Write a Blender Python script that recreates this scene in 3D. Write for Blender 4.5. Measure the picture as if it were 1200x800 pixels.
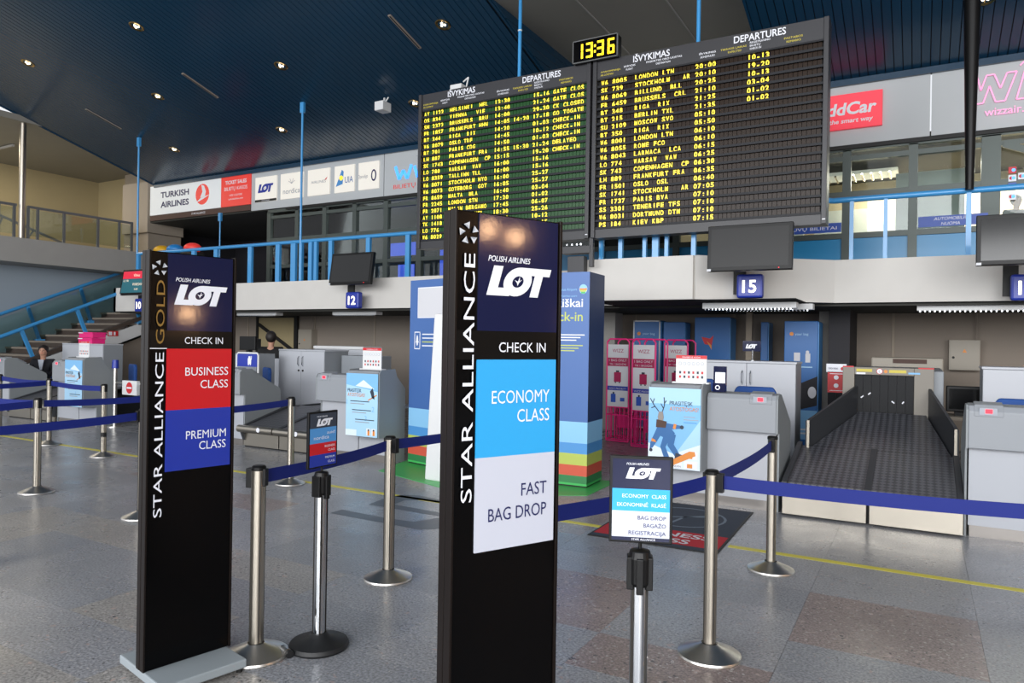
import bpy, math, random
from math import sin, cos, pi, radians as RD
from mathutils import Vector, Matrix
random.seed(7)
for o in list(bpy.data.objects): bpy.data.objects.remove(o)
S = bpy.context.scene; COL = S.collection
# ---------------------------------------------------------------- camera, world, light, exposure
cam = bpy.data.objects.new('camera', bpy.data.cameras.new('camera')); COL.objects.link(cam)
cam.data.lens = 841.4/1200*36; cam.data.sensor_width = 36; cam.data.clip_end = 200
cam.matrix_world = Matrix(((0.869007, -0.013616, 0.494612, 0), (0.494542, -0.008292, -0.869114, 0), (0.015935, 0.999873, -0.000472, 1.63625), (0, 0, 0, 1)))
S.camera = cam
S.view_settings.view_transform = 'Standard'; S.view_settings.look = 'None'
S.view_settings.gamma = 1; S.view_settings.exposure = 0.15
W = bpy.data.worlds.new('world'); S.world = W; W.use_nodes = True
nt = W.node_tree; bg = nt.nodes['Background']
bg.inputs[0].default_value = (0.92, 0.95, 1.0, 1); bg.inputs[1].default_value = 0.9
def area(name, loc, target, sx, sy, power, col=(1, 1, 1)):
    l = bpy.data.lights.new(name, 'AREA'); l.shape = 'RECTANGLE'; l.size = sx; l.size_y = sy
    l.energy = power; l.color = col
    o = bpy.data.objects.new(name, l); COL.objects.link(o); o.location = loc
    o.rotation_euler = (Vector(target)-Vector(loc)).to_track_quat('-Z', 'Y').to_euler()
    return o
# daylight of the hall's glazed front, behind and to the right of the photographer
area('daylight_front_glazing', (-3, -14, 5.5), (-6, 8, 2.5), 26, 7, 4200, (0.98, 0.99, 1))
area('daylight_side_glazing', (9, -9, 4.5), (-6, 8, 2.0), 10, 6, 900, (1, .99, .97))
# added fill light, brightens the yellow wall of the upper left gallery
area('gallery_fill', (-22.3, 9, 6.85), (-22.3, 9, 0), 1.5, 5, 170, (1, .9, .72))
# lamps of the office behind the upper windows
area('office_lamp', (0.6, 15.2, 4.85), (0.6, 15.2, 0), 3.5, 1.2, 300, (1, 0.9, 0.76))
area('office_lamp', (-12.5, 16.5, 4.85), (-12.5, 16.5, 0), 2.0, 0.6, 12, (0.7, 0.75, 1))
# ---------------------------------------------------------------- materials
def lin(h):
    h = h.lstrip('#'); c = [int(h[i:i+2], 16)/255 for i in (0, 2, 4)]
    return tuple(x/12.92 if x <= .04045 else ((x+.055)/1.055)**2.4 for x in c)+(1,)
MAT = {}
def mat(name, col, rough=.5, metal=0, coat=0, emit=0, spec=.5, noise=0, nscale=8, bump=0, bscale=200):
    if name in MAT: return MAT[name]
    m = bpy.data.materials.new(name); m.use_nodes = True; n = m.node_tree; b = n.nodes['Principled BSDF']
    c = lin(col) if isinstance(col, str) else tuple(col)+(1,)
    b.inputs['Base Color'].default_value = c; b.inputs['Roughness'].default_value = rough
    b.inputs['Metallic'].default_value = metal; b.inputs['Coat Weight'].default_value = coat
    b.inputs['Coat Roughness'].default_value = .05
    b.inputs['Specular IOR Level'].default_value = spec
    if emit:
        b.inputs['Emission Color'].default_value = c; b.inputs['Emission Strength'].default_value = emit
    if noise:
        g = n.nodes.new('ShaderNodeNewGeometry'); t = n.nodes.new('ShaderNodeTexNoise')
        t.inputs['Scale'].default_value = nscale; t.inputs['Detail'].default_value = 6
        n.links.new(g.outputs['Position'], t.inputs['Vector'])
        mx = n.nodes.new('ShaderNodeMix'); mx.data_type = 'RGBA'
        mx.inputs[6].default_value = tuple(x*(1-noise) for x in c[:3])+(1,)
        mx.inputs[7].default_value = tuple(min(1, x*(1+noise)) for x in c[:3])+(1,)
        n.links.new(t.outputs[0], mx.inputs[0]); n.links.new(mx.outputs[2], b.inputs['Base Color'])
    if bump:
        g = n.nodes.new('ShaderNodeNewGeometry'); t = n.nodes.new('ShaderNodeTexNoise')
        t.inputs['Scale'].default_value = bscale
        n.links.new(g.outputs['Position'], t.inputs['Vector'])
        bp = n.nodes.new('ShaderNodeBump'); bp.inputs['Strength'].default_value = bump; bp.inputs['Distance'].default_value = .01
        n.links.new(t.outputs[0], bp.inputs['Height']); n.links.new(bp.outputs[0], b.inputs['Normal'])
    MAT[name] = m; return m
def glassmat(name, col=(1, 1, 1), refl=.12, tint=.9):
    m = bpy.data.materials.new(name); m.use_nodes = True; n = m.node_tree; n.nodes.clear()
    o = n.nodes.new('ShaderNodeOutputMaterial'); t = n.nodes.new('ShaderNodeBsdfTransparent'); g = n.nodes.new('ShaderNodeBsdfGlossy')
    t.inputs[0].default_value = tuple(c*tint for c in col)+(1,); g.inputs['Roughness'].default_value = .03
    f = n.nodes.new('ShaderNodeFresnel'); f.inputs[0].default_value = 1.45
    mx = n.nodes.new('ShaderNodeMixShader'); n.links.new(f.outputs[0], mx.inputs[0])
    n.links.new(t.outputs[0], mx.inputs[1]); n.links.new(g.outputs[0], mx.inputs[2]); n.links.new(mx.outputs[0], o.inputs[0])
    MAT[name] = m; return m
def stone(name, base, fleck, amount):
    m = bpy.data.materials.new(name); m.use_nodes = True; n = m.node_tree; b = n.nodes['Principled BSDF']; L = n.links.new
    g = n.nodes.new('ShaderNodeNewGeometry')
    def noise(sc, det=5):
        t = n.nodes.new('ShaderNodeTexNoise'); t.inputs['Scale'].default_value = sc; t.inputs['Detail'].default_value = det
        L(g.outputs['Position'], t.inputs['Vector']); return t.outputs[0]
    def ramp(f, a, bb, ca, cb):
        r = n.nodes.new('ShaderNodeValToRGB'); r.color_ramp.elements[0].position = a; r.color_ramp.elements[1].position = bb
        r.color_ramp.elements[0].color = ca; r.color_ramp.elements[1].color = cb; L(f, r.inputs[0]); return r.outputs[0]
    def mix(f, a, bb):
        x = n.nodes.new('ShaderNodeMix'); x.data_type = 'RGBA'; L(f, x.inputs[0])
        if isinstance(a, tuple): x.inputs[6].default_value = a
        else: L(a, x.inputs[6])
        if isinstance(bb, tuple): x.inputs[7].default_value = bb
        else: L(bb, x.inputs[7])
        return x.outputs[2]
    c = lin(base); d = tuple(x*.62 for x in c[:3])+(1,); e = tuple(min(1, x*1.45) for x in c[:3])+(1,)
    a = ramp(noise(70, 8), .35, .65, d, e)                                  # salt and pepper grain
    a2 = ramp(noise(.9, 3), .3, .7, (.82, .82, .82, 1), (1.12, 1.12, 1.12, 1))
    mm = n.nodes.new('ShaderNodeMix'); mm.data_type = 'RGBA'; mm.blend_type = 'MULTIPLY'; mm.inputs[0].default_value = 1
    L(a, mm.inputs[6]); L(a2, mm.inputs[7]); a = mm.outputs[2]
    for sc, th, col in ((11, amount, fleck), (26, amount*1.25, '#b3aeab'), (19, amount*.9, '#3d3f43')):
        v = n.nodes.new('ShaderNodeTexVoronoi'); v.inputs['Scale'].default_value = sc; v.inputs['Randomness'].default_value = 1
        w = n.nodes.new('ShaderNodeVectorMath'); w.operation = 'ADD'
        t = n.nodes.new('ShaderNodeTexNoise'); t.inputs['Scale'].default_value = sc*2.2
        L(g.outputs['Position'], t.inputs['Vector'])
        sc_ = n.nodes.new('ShaderNodeVectorMath'); sc_.operation = 'SCALE'; sc_.inputs['Scale'].default_value = .9/sc
        L(t.outputs['Color'], sc_.inputs[0]); L(g.outputs['Position'], w.inputs[0]); L(sc_.outputs[0], w.inputs[1]); L(w.outputs[0], v.inputs['Vector'])
        f = ramp(v.outputs['Distance'], th, th+.05, (1, 1, 1, 1), (0, 0, 0, 1))
        a = mix(f, a, lin(col))
    L(a, b.inputs['Base Color'])
    r = n.nodes.new('ShaderNodeMapRange'); r.inputs[3].default_value = .16; r.inputs[4].default_value = .42
    L(noise(2.3), r.inputs[0]); L(r.outputs[0], b.inputs['Roughness'])
    MAT[name] = m; return m
M = MAT
stone('stone_grey', '#8c8d91', '#a08f8a', .10); stone('stone_dark', '#84868b', '#9a8b88', .08)
stone('stone_warm', '#918e8b', '#ac988f', .13); stone('stone_red', '#877a77', '#ab9a94', .14)
mat('joint', '#77777a', .8); mat('yellow_tape', '#d6ca44', .5, noise=.12, nscale=30); mat('floor_grey_print', '#54585e', .4)
mat('concrete', '#d2cfca', .75, noise=.05, nscale=3, bump=.05, bscale=30); mat('concrete_dark', '#a09e9a', .8, noise=.06, nscale=3)
mat('blue_slat', '#143750', .24, spec=.42); mat('ceiling_gap', '#04090c', .9)
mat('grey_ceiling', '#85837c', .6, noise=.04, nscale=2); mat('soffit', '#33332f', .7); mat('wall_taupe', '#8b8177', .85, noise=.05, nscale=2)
mat('wall_blue_grey', '#98a4af', .7, noise=.03, nscale=1); mat('wall_yellow', '#a0926f', .8, noise=.04, nscale=2); mat('wall_beige', '#9b9082', .8, noise=.05, nscale=3)
mat('rail_blue', '#3f93cf', .3, coat=.4); mat('rail_grey', '#6d6f70', .4, metal=.3); mat('white_paint', '#d9dadb', .5)
mat('black_plastic', '#0c0c0d', .4, spec=.3); mat('black_matt', '#121212', .6); mat('black_gloss', '#040405', .2, spec=.14); mat('wall_glow', '#ffc894', .4, emit=45); mat('curtain', '#1b1c1f', .5, spec=.2); mat('portal', '#857f76', .5)
mat('totem_side', '#150f0d', .35, spec=.22); mat('rubber', '#131416', .55, bump=.1)
mat('steel', '#d2cfca', .34, metal=1); mat('steel_satin', '#b3aca0', .34, metal=1); mat('chrome', '#c9ccd0', .08, metal=1); mat('groove', '#3d3b38', .5, metal=.8)
mat('belt_blue', '#142373', .6, spec=.3, bump=.15, bscale=500); mat('base_plate', '#8f979c', .4, noise=.04, nscale=4)
mat('vinyl_navy', '#10163a', .075, spec=.4, bump=.007, bscale=38); mat('vinyl_black', '#080707', .08, spec=.4, bump=.007, bscale=38)
mat('vinyl_red', '#c4161f', .35); mat('vinyl_blue', '#20349c', .35); mat('vinyl_cyan', '#2ea2e0', .35); mat('vinyl_white', '#c4c7d4', .35)
mat('ink_white', '#e8eaf2', .4); mat('ink_navy', '#181d55', .4); mat('ink_gold', '#93733a', .35, metal=.3); mat('ink_grey', '#9aa0aa', .4); mat('ink_silver', '#c4c7cc', .35); mat('ink_black', '#141414', .5)
mat('counter_grey', '#8e9298', .5, noise=.10, nscale=180); mat('counter_side', '#888d90', .5, noise=.05, nscale=90); mat('desk_white', '#abaeb5', .4); mat('plinth', '#8f8a86', .35, metal=.7)
mat('cabinet_white', '#b9bcc3', .4); mat('cabinet_side', '#8f949a', .45)
mat('screen_black', '#0b0b0c', .12); mat('screen_grey', '#1b1b1c', .35, spec=.3)
mat('kiosk_blue', '#4268a6', .4); mat('kiosk_navy', '#1d3563', .4); mat('sky_blue', '#8cc4ec', .4); mat('mid_blue', '#4f93d2', .4); mat('lime', '#b7c25c', .4); mat('brick_red', '#cf5540', .4); mat('leaf_green', '#2e7a46', .4); mat('mint_green', '#43b05a', .4)
mat('board_frame', '#2e2e32', .4); mat('board_slat', '#26272b', .45, spec=.2); mat('flap_green_reflection', '#16481c', .3, spec=.35); mat('flap_brown_reflection', '#26190f', .3, spec=.22); mat('flap_back', '#060806', .6)  # flap green and brown: reflected tints put into the base colour
mat('flap_yellow', '#ffe23a', .4, emit=.75); mat('led', '#ffd21e', .4, emit=1.6); mat('ink_yellow', '#c9b83e', .4)
mat('pink', '#ec2a80', .4); mat('pink_dark', '#a3164e', .4); mat('poster_paper', '#cfcfd4', .5); mat('poster_blue', '#1d63a8', .4); mat('poster_lblue', '#a9d3f0', .45); mat('poster_mid', '#7db8e6', .45); mat('snow', '#dcebf7', .45)
mat('red', '#c9252c', .45); mat('orange', '#dd8a3c', .5); mat('deer_grey', '#8d8783', .6); mat('suit_blue', '#3568a0', .6); mat('brown', '#4f3a33', .7); mat('text_dark', '#2a3242', .5)
mat('sign_white_lit', '#e9e4da', .4, emit=.25); mat('name_panel_white', '#dfe3e6', .4, emit=.12); mat('name_panel_red', '#dd3b34', .4, emit=.25); mat('band_grey', '#b9bdc0', .45); mat('digit_lit', '#fff6d8', .4, emit=1.5); mat('neon_blue', '#4a9cf0', .4, emit=1.0); mat('neon_pink', '#f09cc4', .4, emit=.6); mat('rental_red', '#ee3a4c', .4, emit=.35)
mat('mullion', '#4b5350', .4, metal=.3); mat('room_beige', '#c0b194', .8); mat('room_white', '#cfd1cb', .7); mat('room_dark', '#232228', .7); mat('desk_film', '#2d8fc6', .3); mat('film_blue', '#2f55b4', .4); mat('glass_reflection_blue', '#4d6dff', .4, emit=.5)
mat('lamp_on', '#fff0cf', .4, emit=5); mat('lamp_gold', '#c9a766', .25, metal=.6, emit=.6); mat('lamp_ring', '#a58a55', .2, metal=1); mat('fluor', '#e8e6da', .4, emit=.35)
mat('chair_blue', '#1f4c93', .7); mat('skin', '#b98a72', .6); mat('hair', '#1b1412', .6); mat('cloth_navy', '#11141d', .8); mat('cloth_black', '#0d0d0f', .8); mat('shirt_white', '#b9c0cc', .7)
mat('belt_rubber', '#34363a', .45); mat('stair_step', '#857b70', .6, noise=.1, nscale=10); mat('stair_trim', '#4c413b', .5); mat('teal_glass_wall', '#6f8784', .25)
mat('elbox', '#9d968a', .5); mat('toy_yellow', '#d9a51e', .4); mat('toy_blue', '#1f7dc4', .4); mat('mat_navy', '#343b48', .9, noise=.15, nscale=40); mat('mat_red', '#b3202c', .9, noise=.1, nscale=40); mat('mat_line', '#6f7a86', .9); mat('poster_red_lit', '#c3203a', .4, emit=.6); mat('screen_teal_lit', '#1f5560', .4, emit=.6); mat('screen_text_lit', '#d8c7b0', .4, emit=.8); mat('red_led', '#ff1c30', .4, emit=2.2)
glassmat('glass', (.95, 1, .98)); glassmat('glass_teal', (.88, .98, .96), tint=1)
# chequered rubber of the baggage belts
def diamond():
    m = bpy.data.materials.new('belt_diamond'); m.use_nodes = True; n = m.node_tree; b = n.nodes['Principled BSDF']; L = n.links.new
    g = n.nodes.new('ShaderNodeNewGeometry'); mp = n.nodes.new('ShaderNodeMapping'); mp.inputs['Rotation'].default_value = (0, 0, RD(45)); mp.inputs['Scale'].default_value = (22, 22, 0)
    L(g.outputs['Position'], mp.inputs[0]); c = n.nodes.new('ShaderNodeTexChecker'); c.inputs['Scale'].default_value = 1; L(mp.outputs[0], c.inputs[0])
    c.inputs['Color1'].default_value = lin('#3b3c41'); c.inputs['Color2'].default_value = lin('#5c5d63'); L(c.outputs[0], b.inputs['Base Color'])
    b.inputs['Roughness'].default_value = .33
    bp = n.nodes.new('ShaderNodeBump'); bp.inputs['Strength'].default_value = .5; bp.inputs['Distance'].default_value = .004; L(c.outputs['Fac'], bp.inputs['Height']); L(bp.outputs[0], b.inputs['Normal'])
    M['belt_diamond'] = m
diamond()
# ---------------------------------------------------------------- mesh helpers
X, Y, Z = Vector((1, 0, 0)), Vector((0, 1, 0)), Vector((0, 0, 1))
GLY = {}
def glyph(s, bold):
    k = (s, bold)
    if k not in GLY:
        c = bpy.data.curves.new('t', 'FONT'); c.body = s; c.resolution_u = 3; c.offset = bold; c.size = 1
        o = bpy.data.objects.new('t', c); me = bpy.data.meshes.new_from_object(o)
        v = [(a.co.x, a.co.y) for a in me.vertices]; f = [tuple(p.vertices) for p in me.polygons]
        bpy.data.objects.remove(o); bpy.data.curves.remove(c); bpy.data.meshes.remove(me)
        xs = [a[0] for a in v] or [0]; ys = [a[1] for a in v] or [0]
        GLY[k] = (v, f, min(xs), max(xs), min(ys), max(ys))
    return GLY[k]
class MB:
    def __init__(s): s.v = []; s.f = []; s.m = []; s.mats = []
    def mi(s, m):
        if m not in s.mats: s.mats.append(m)
        return s.mats.index(m)
    def add(s, vs, fs, m):
        n = len(s.v); s.v += [tuple(v) for v in vs]; i = s.mi(m)
        for f in fs: s.f.append(tuple(a+n for a in f)); s.m.append(i)
        return s
    def box(s, x0, x1, y0, y1, z0, z1, m):
        if x0 > x1: x0, x1 = x1, x0
        if y0 > y1: y0, y1 = y1, y0
        if z0 > z1: z0, z1 = z1, z0
        return s.add([(x0, y0, z0), (x1, y0, z0), (x1, y1, z0), (x0, y1, z0), (x0, y0, z1), (x1, y0, z1), (x1, y1, z1), (x0, y1, z1)],
              [(3, 2, 1, 0), (4, 5, 6, 7), (0, 1, 5, 4), (1, 2, 6, 5), (2, 3, 7, 6), (3, 0, 4, 7)], m)
    def prism(s, pts, ax, a0, a1, m):                       # pts in the plane across axis ax
        def P(p, a): return {'x': (a, p[0], p[1]), 'y': (p[0], a, p[1]), 'z': (p[0], p[1], a)}[ax]
        ar = sum(pts[i][0]*pts[(i+1) % len(pts)][1]-pts[(i+1) % len(pts)][0]*pts[i][1] for i in range(len(pts)))
        if ar < 0: pts = pts[::-1]
        if (ax == 'y') : a0, a1 = max(a0, a1), min(a0, a1)
        else: a0, a1 = min(a0, a1), max(a0, a1)
        n = len(pts); vs = [P(p, a0) for p in pts]+[P(p, a1) for p in pts]
        fs = [tuple(range(n))[::-1], tuple(range(n, 2*n))]+[(i, (i+1) % n, n+(i+1) % n, n+i) for i in range(n)]
        return s.add(vs, fs, m)
    def cyl(s, p0, p1, r, m, seg=14, r2=None):
        p0, p1 = Vector(p0), Vector(p1); d = (p1-p0).normalized(); r2 = r if r2 is None else r2
        u = d.orthogonal().normalized(); w = d.cross(u); vs = []
        for p, rr in ((p0, r), (p1, r2)): vs += [p+(u*cos(2*pi*i/seg)+w*sin(2*pi*i/seg))*rr for i in range(seg)]
        fs = [(i, (i+1) % seg, seg+(i+1) % seg, seg+i) for i in range(seg)]+[tuple(range(seg))[::-1], tuple(range(seg, 2*seg))]
        return s.add(vs, fs, m)
    def tube(s, pts, r, m, seg=8):
        for a, b in zip(pts[:-1], pts[1:]): s.cyl(a, b, r, m, seg)
        return s
    def lathe(s, prof, m, seg=32, c=(0, 0, 0)):
        n = len(prof); vs = [(c[0]+r*cos(2*pi*i/seg), c[1]+r*sin(2*pi*i/seg), c[2]+z) for i in range(seg) for r, z in prof]; fs = []
        for i in range(seg):
            j = (i+1) % seg
            for k in range(n-1): fs.append((i*n+k, j*n+k, j*n+k+1, i*n+k+1))
        return s.add(vs, fs, m)
    def ball(s, c, r, m, seg=12, sq=(1, 1, 1)):
        pr = [(max(1e-4, r*sin(pi*k/8)), -r*cos(pi*k/8)) for k in range(9)]; n0 = len(s.v); s.lathe(pr, m, seg)
        for i in range(n0, len(s.v)):
            v = s.v[i]; s.v[i] = (c[0]+v[0]*sq[0], c[1]+v[1]*sq[1], c[2]+v[2]*sq[2])
        return s
    def beam(s, p0, p1, w, h, m):                            # rectangular bar between two points
        p0, p1 = Vector(p0), Vector(p1); d = (p1-p0).normalized(); u = d.cross(Z)
        u = X.copy() if u.length < 1e-3 else u.normalized(); t = u.cross(d).normalized()
        vs = [p+u*a*w/2+t*b*h/2 for p in (p0, p1) for a, b in ((-1, -1), (1, -1), (1, 1), (-1, 1))]
        return s.add(vs, [(0, 1, 2, 3), (7, 6, 5, 4), (0, 4, 5, 1), (1, 5, 6, 2), (2, 6, 7, 3), (3, 7, 4, 0)], m)
    def build(s, name, parent=None, bevel=0, smooth=False, label=None, loc=None, **kw):
        me = bpy.data.meshes.new(name); me.from_pydata(s.v, [], s.f)
        for m in s.mats: me.materials.append(M[m])
        me.polygons.foreach_set('material_index', s.m)
        if smooth:
            me.polygons.foreach_set('use_smooth', [True]*len(s.f)); me.set_sharp_from_angle(angle=RD(38))
        me.update(); o = bpy.data.objects.new(name, me); COL.objects.link(o)
        if parent: o.parent = parent
        if loc: o.location = loc
        if bevel:
            b = o.modifiers.new('bevel', 'BEVEL'); b.width = bevel; b.segments = 2; b.limit_method = 'ANGLE'
        if label: o['label'] = label
        for k, v in kw.items(): o[k] = v
        return o
class Pr:                                                   # flat print on a face: origin O, across U, up V
    def __init__(s, O, U=X, V=Z, mb=None):
        s.O = Vector(O); s.U = Vector(U).normalized(); s.V = Vector(V).normalized(); s.N = s.U.cross(s.V).normalized(); s.b = mb or MB(); s.st = .0008
    def P(s, x, y, l): return s.O+s.U*x+s.V*y+s.N*(l*s.st)
    def poly(s, pts, m, l=1):
        s.b.add([s.P(x, y, l) for x, y in pts], [tuple(range(len(pts)))], m); return s
    def rect(s, x, y, w, h, m, l=1): return s.poly([(x, y), (x+w, y), (x+w, y+h), (x, y+h)], m, l)
    def disc(s, x, y, rx, m, l=1, ry=None, n=20, a0=0, a1=2*pi):
        ry = ry or rx; k = n if a1-a0 > 6.2 else n+1
        return s.poly([(x+rx*cos(a0+(a1-a0)*i/n), y+ry*sin(a0+(a1-a0)*i/n)) for i in range(k)], m, l)
    def frame(s, x, y, w, h, t, m, l=1):
        s.rect(x, y, w, t, m, l); s.rect(x, y+h-t, w, t, m, l); s.rect(x, y, t, h, m, l); return s.rect(x+w-t, y, t, h, m, l)
    def line(s, x0, y0, x1, y1, t, m, l=1):
        d = Vector((x1-x0, y1-y0)).normalized(); a, b = -d.y*t/2, d.x*t/2
        return s.poly([(x0-a, y0-b), (x1-a, y1-b), (x1+a, y1+b), (x0+a, y0+b)], m, l)
    def text(s, t, x, y, h, m, w=None, al='l', bold=0, l=2, rot=0, shear=0, cap=.73):
        v, f, x0, x1, y0, y1 = glyph(t, bold)
        if not f: return s
        sc = h/cap; sx = (w/(x1-x0)) if w else sc
        ww = (x1-x0)*sx; ox = {'l': 0, 'r': -ww, 'c': -ww/2}[al]; cr, sr = cos(rot), sin(rot); vs = []
        for a, b in v:
            px, py = (a-x0)*sx+ox+shear*b*sc, b*sc
            vs.append(s.P(x+px*cr-py*sr, y+px*sr+py*cr, l))
        s.b.add(vs, f, m); return s
    def build(s, name, parent, **k): return s.b.build(name, parent, **k)
def thing(name, label, cat, loc=(0, 0, 0), rz=0, group=None):
    o = bpy.data.objects.new(name, None); COL.objects.link(o); o.location = loc; o.rotation_euler = (0, 0, rz); o.empty_display_size = .1
    o['label'] = label; o['category'] = cat
    if group: o['group'] = group
    return o
def tag(o, label, cat, group=None):
    o['label'] = label; o['category'] = cat
    if group: o['group'] = group
    return o
def struct(o, label=None):
    o['kind'] = 'structure'
    if label: o['label'] = label
    return o
def logo(p, x, y, h, m='ink_white', dark='vinyl_navy', l=2, w=None):
    """the airline's slanted three-letter mark with the crane in its O; h tall, 2.3 h wide"""
    k = h; kx = (w/2.36) if w else h
    def T(a, b): return (x+(a+.26*b)*kx, y+b*k)
    p.poly([T(*q) for q in ((0, 0), (0, 1), (.33, 1), (.33, .27), (.8, .27), (.8, 0))], m, l)
    p.poly([T(.98+.5*cos(i*pi/14), .5+.5*sin(i*pi/14)) for i in range(28)], m, l+.3)
    p.poly([T(*q) for q in ((.98, .74), (.98, 1), (2.1, 1), (2.1, .74))], m, l+.6)
    p.poly([T(*q) for q in ((1.54, 0), (1.54, .8), (1.85, .8), (1.85, 0))], m, l+.9)
    p.poly([T(.98+.2*cos(i*pi/10), .5+.2*sin(i*pi/10)) for i in range(20)], dark, l+1.4)
    p.poly([T(*q) for q in ((.84, .56), (1.0, .5), (1.12, .6), (1.02, .46), (1.0, .36), (.96, .45))], m, l+2)
    p.poly([T(*q) for q in ((.97, .5), (1.0, .69), (1.04, .5))], m, l+2.2)
    return p
def star(p, x, y, r, l=2):
    for k in range(5):
        a = RD(100+72*k)
        c = (x+.66*r*cos(a), y+.66*r*sin(a))
        pt = [(c[0]+.35*r*cos(a+b), c[1]+.35*r*sin(a+b)) for b in (RD(75), RD(195), RD(315))]
        p.poly(pt, 'ink_silver', l); p.poly([pt[0], pt[1], c], 'ink_grey', l+.4)
    return p
# ================================================================ THE SETTING
# floor: a bed with stone slabs laid on it; slabs beyond the near field are too small to tell apart
floor = struct(MB().box(-26, 8, -16, 20, -.3, -.012, 'joint').build('floor'))
MB().box(-26, 8, 7.45, 20, -.012, 0, 'stone_grey').build('stone_field', floor)
MB().box(-26, -14.72, -16, 7.45, -.012, 0, 'stone_grey').build('stone_field', floor)
MB().box(2.2, 8, -16, 7.45, -.012, 0, 'stone_grey').build('stone_field', floor)
MB().box(-14.72, 2.2, -16, .6, -.012, 0, 'stone_warm').build('stone_field', floor)
SX, SY = .94, .456
slabm = {k: MB().box(.0007, SX-.0007, .0007, SY-.0007, -.012, 0, k) for k in ('stone_grey', 'stone_dark', 'stone_warm', 'stone_red')}
slabme = {}
red_zone = [(-.7, .2, 4.5, 5.0), (-2.1, -1.5, 3.9, 4.7), (-1.3, -1.0, 3.3, 3.6)]
for j in range(15):
    for i in range(18):
        x = -14.72+i*SX; y = .6+j*SY; cx, cy = x+.47, y+.23
        red = any(a-.3 < cx < b+.3 and c-.1 < cy < d+.1 for a, b, c, d in red_zone)
        r = random.random()
        k = 'stone_red' if (red and r < .6) or r > .965 else ('stone_dark' if r < .35 else ('stone_warm' if r > .75 and cy < 4 else 'stone_grey'))
        if k not in slabme:
            o = slabm[k].build('floor_slab', floor); slabme[k] = o.data
        else:
            o = bpy.data.objects.new('floor_slab', slabme[k]); COL.objects.link(o); o.parent = floor
        o.location = (x, y, 0)
b = MB()
b.box(-26, -1.98, 5.94, 6.015, 0, .0012, 'yellow_tape'); b.box(-1.34, 6, 5.94, 6.015, 0, .0012, 'yellow_tape')
b.build('line_marking', floor, label='thin yellow line taped along the floor before the desks')
# large grey figures printed on the floor
p = Pr((0, 0, .0012), X, Y)
p.poly([(-4.74, 5.50), (-4.80, 5.86), (-4.73, 6.05), (-4.57, 6.11), (-4.2, 6.06), (-4.2, 5.94), (-4.45, 5.94), (-4.56, 5.84), (-4.53, 5.64), (-3.98, 5.62), (-3.87, 5.50)], 'floor_grey_print', 0)
p.poly([(-4.80, 5.03), (-4.81, 5.20), (-4.26, 5.17), (-3.95, 5.20), (-3.86, 5.42), (-3.70, 5.50), (-3.55, 5.35), (-3.64, 5.10), (-3.76, 5.01)], 'floor_grey_print', 0)
p.build('floor_figure', floor, label='grey figure 15 printed on the floor')
g = MB().prism([(-5.86, 6.98), (-4.67, 6.58), (-3.9, 6.6), (-3.08, 7.1), (-3.1, 8.0), (-6.1, 8.0)], 'z', 0, .004, 'mint_green').build('floor_sheet')
tag(g, 'bright green sheet lying on the floor under the blue kiosks', 'mat')

# ceiling: sloping blue slats, rising away from the upper offices
CS, CY0, CZ0 = -.28, 13.15, 6.06
def cz(y): return CZ0+CS*(y-CY0)
ceil = MB()
def slope(x0, x1, y0, y1, z, t, m, mb): mb.prism([(y0, cz(y0)+z), (y1, cz(y1)+z), (y1, cz(y1)+z+t), (y0, cz(y0)+z+t)], 'x', x0, x1, m)
slope(-19.62, -6.02, -4, 13.15, .035, .12, 'ceiling_gap', ceil); slope(-2.31, 7, -4, 13.15, .035, .12, 'ceiling_gap', ceil)
ceiling = struct(ceil.build('ceiling'))
sl = MB(); slope(.006, .119, -4, 13.14, 0, .022, 'blue_slat', sl); slat0 = None
PIT = .1255
xs = [-19.62+PIT*i for i in range(int(13.6/PIT))]+[-2.31+PIT*i for i in range(56)]
for x in xs:
    if slat0 is None: slat0 = sl.build('ceiling_slat', ceiling, bevel=0); o = slat0
    else: o = bpy.data.objects.new('ceiling_slat', slat0.data); COL.objects.link(o); o.parent = ceiling
    o.location = (x, 0, 0)
b = MB(); slope(-19.66, -19.62, -4, 13.15, -.02, .3, 'blue_slat', b); slope(-6.02, -5.98, -4, 13.15, -.015, .2, 'blue_slat', b); slope(-2.35, -2.31, -4, 13.15, -.015, .2, 'blue_slat', b)
b.box(-19.6, -6, 13.06, 13.16, 5.98, 6.08, 'blue_slat').box(-2.3, 7, 13.06, 13.16, 5.98, 6.08, 'blue_slat'); b.build('ceiling_edge', ceiling)
HZ = 7.05
for k in range(7):                                           # slatted upstand between the slope and the higher flat ceiling
    z0 = 6.10+k*.136; z1 = min(z0+.128, HZ)
    ya, yb = CY0-(z0-CZ0)/-CS, CY0-(z1-CZ0)/-CS
    MB().prism([(ya, z0), (13.15, z0), (13.15, z1), (yb, z1)], 'x', -5.975, -5.945, 'blue_slat').build('upstand_slat', ceiling)
grey = MB().box(-5.97, -2.33, 2, 13.3, HZ, HZ+.1, 'grey_ceiling').box(-5.97, -2.33, 13.15, 13.3, 5.9, HZ, 'grey_ceiling').build('ceiling_recess', ceiling)
for x in (-4.8, -3.55): MB().box(x-.012, x+.012, 6, 13.1, HZ-.012, HZ, 'concrete_dark').build('ceiling_joint', ceiling)
MB().cyl((-3.9, 9.35, HZ), (-3.9, 9.35, HZ-.08), .09, 'black_matt').build('smoke_detector', ceiling)
b = MB().box(-26, -19.6, 4, 20, 6.95, 7.1, 'grey_ceiling').box(-21.1, 8, 13.15, 20, 4.98, 5.08, 'soffit'); b.build('ceiling_gallery', ceiling)
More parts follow.
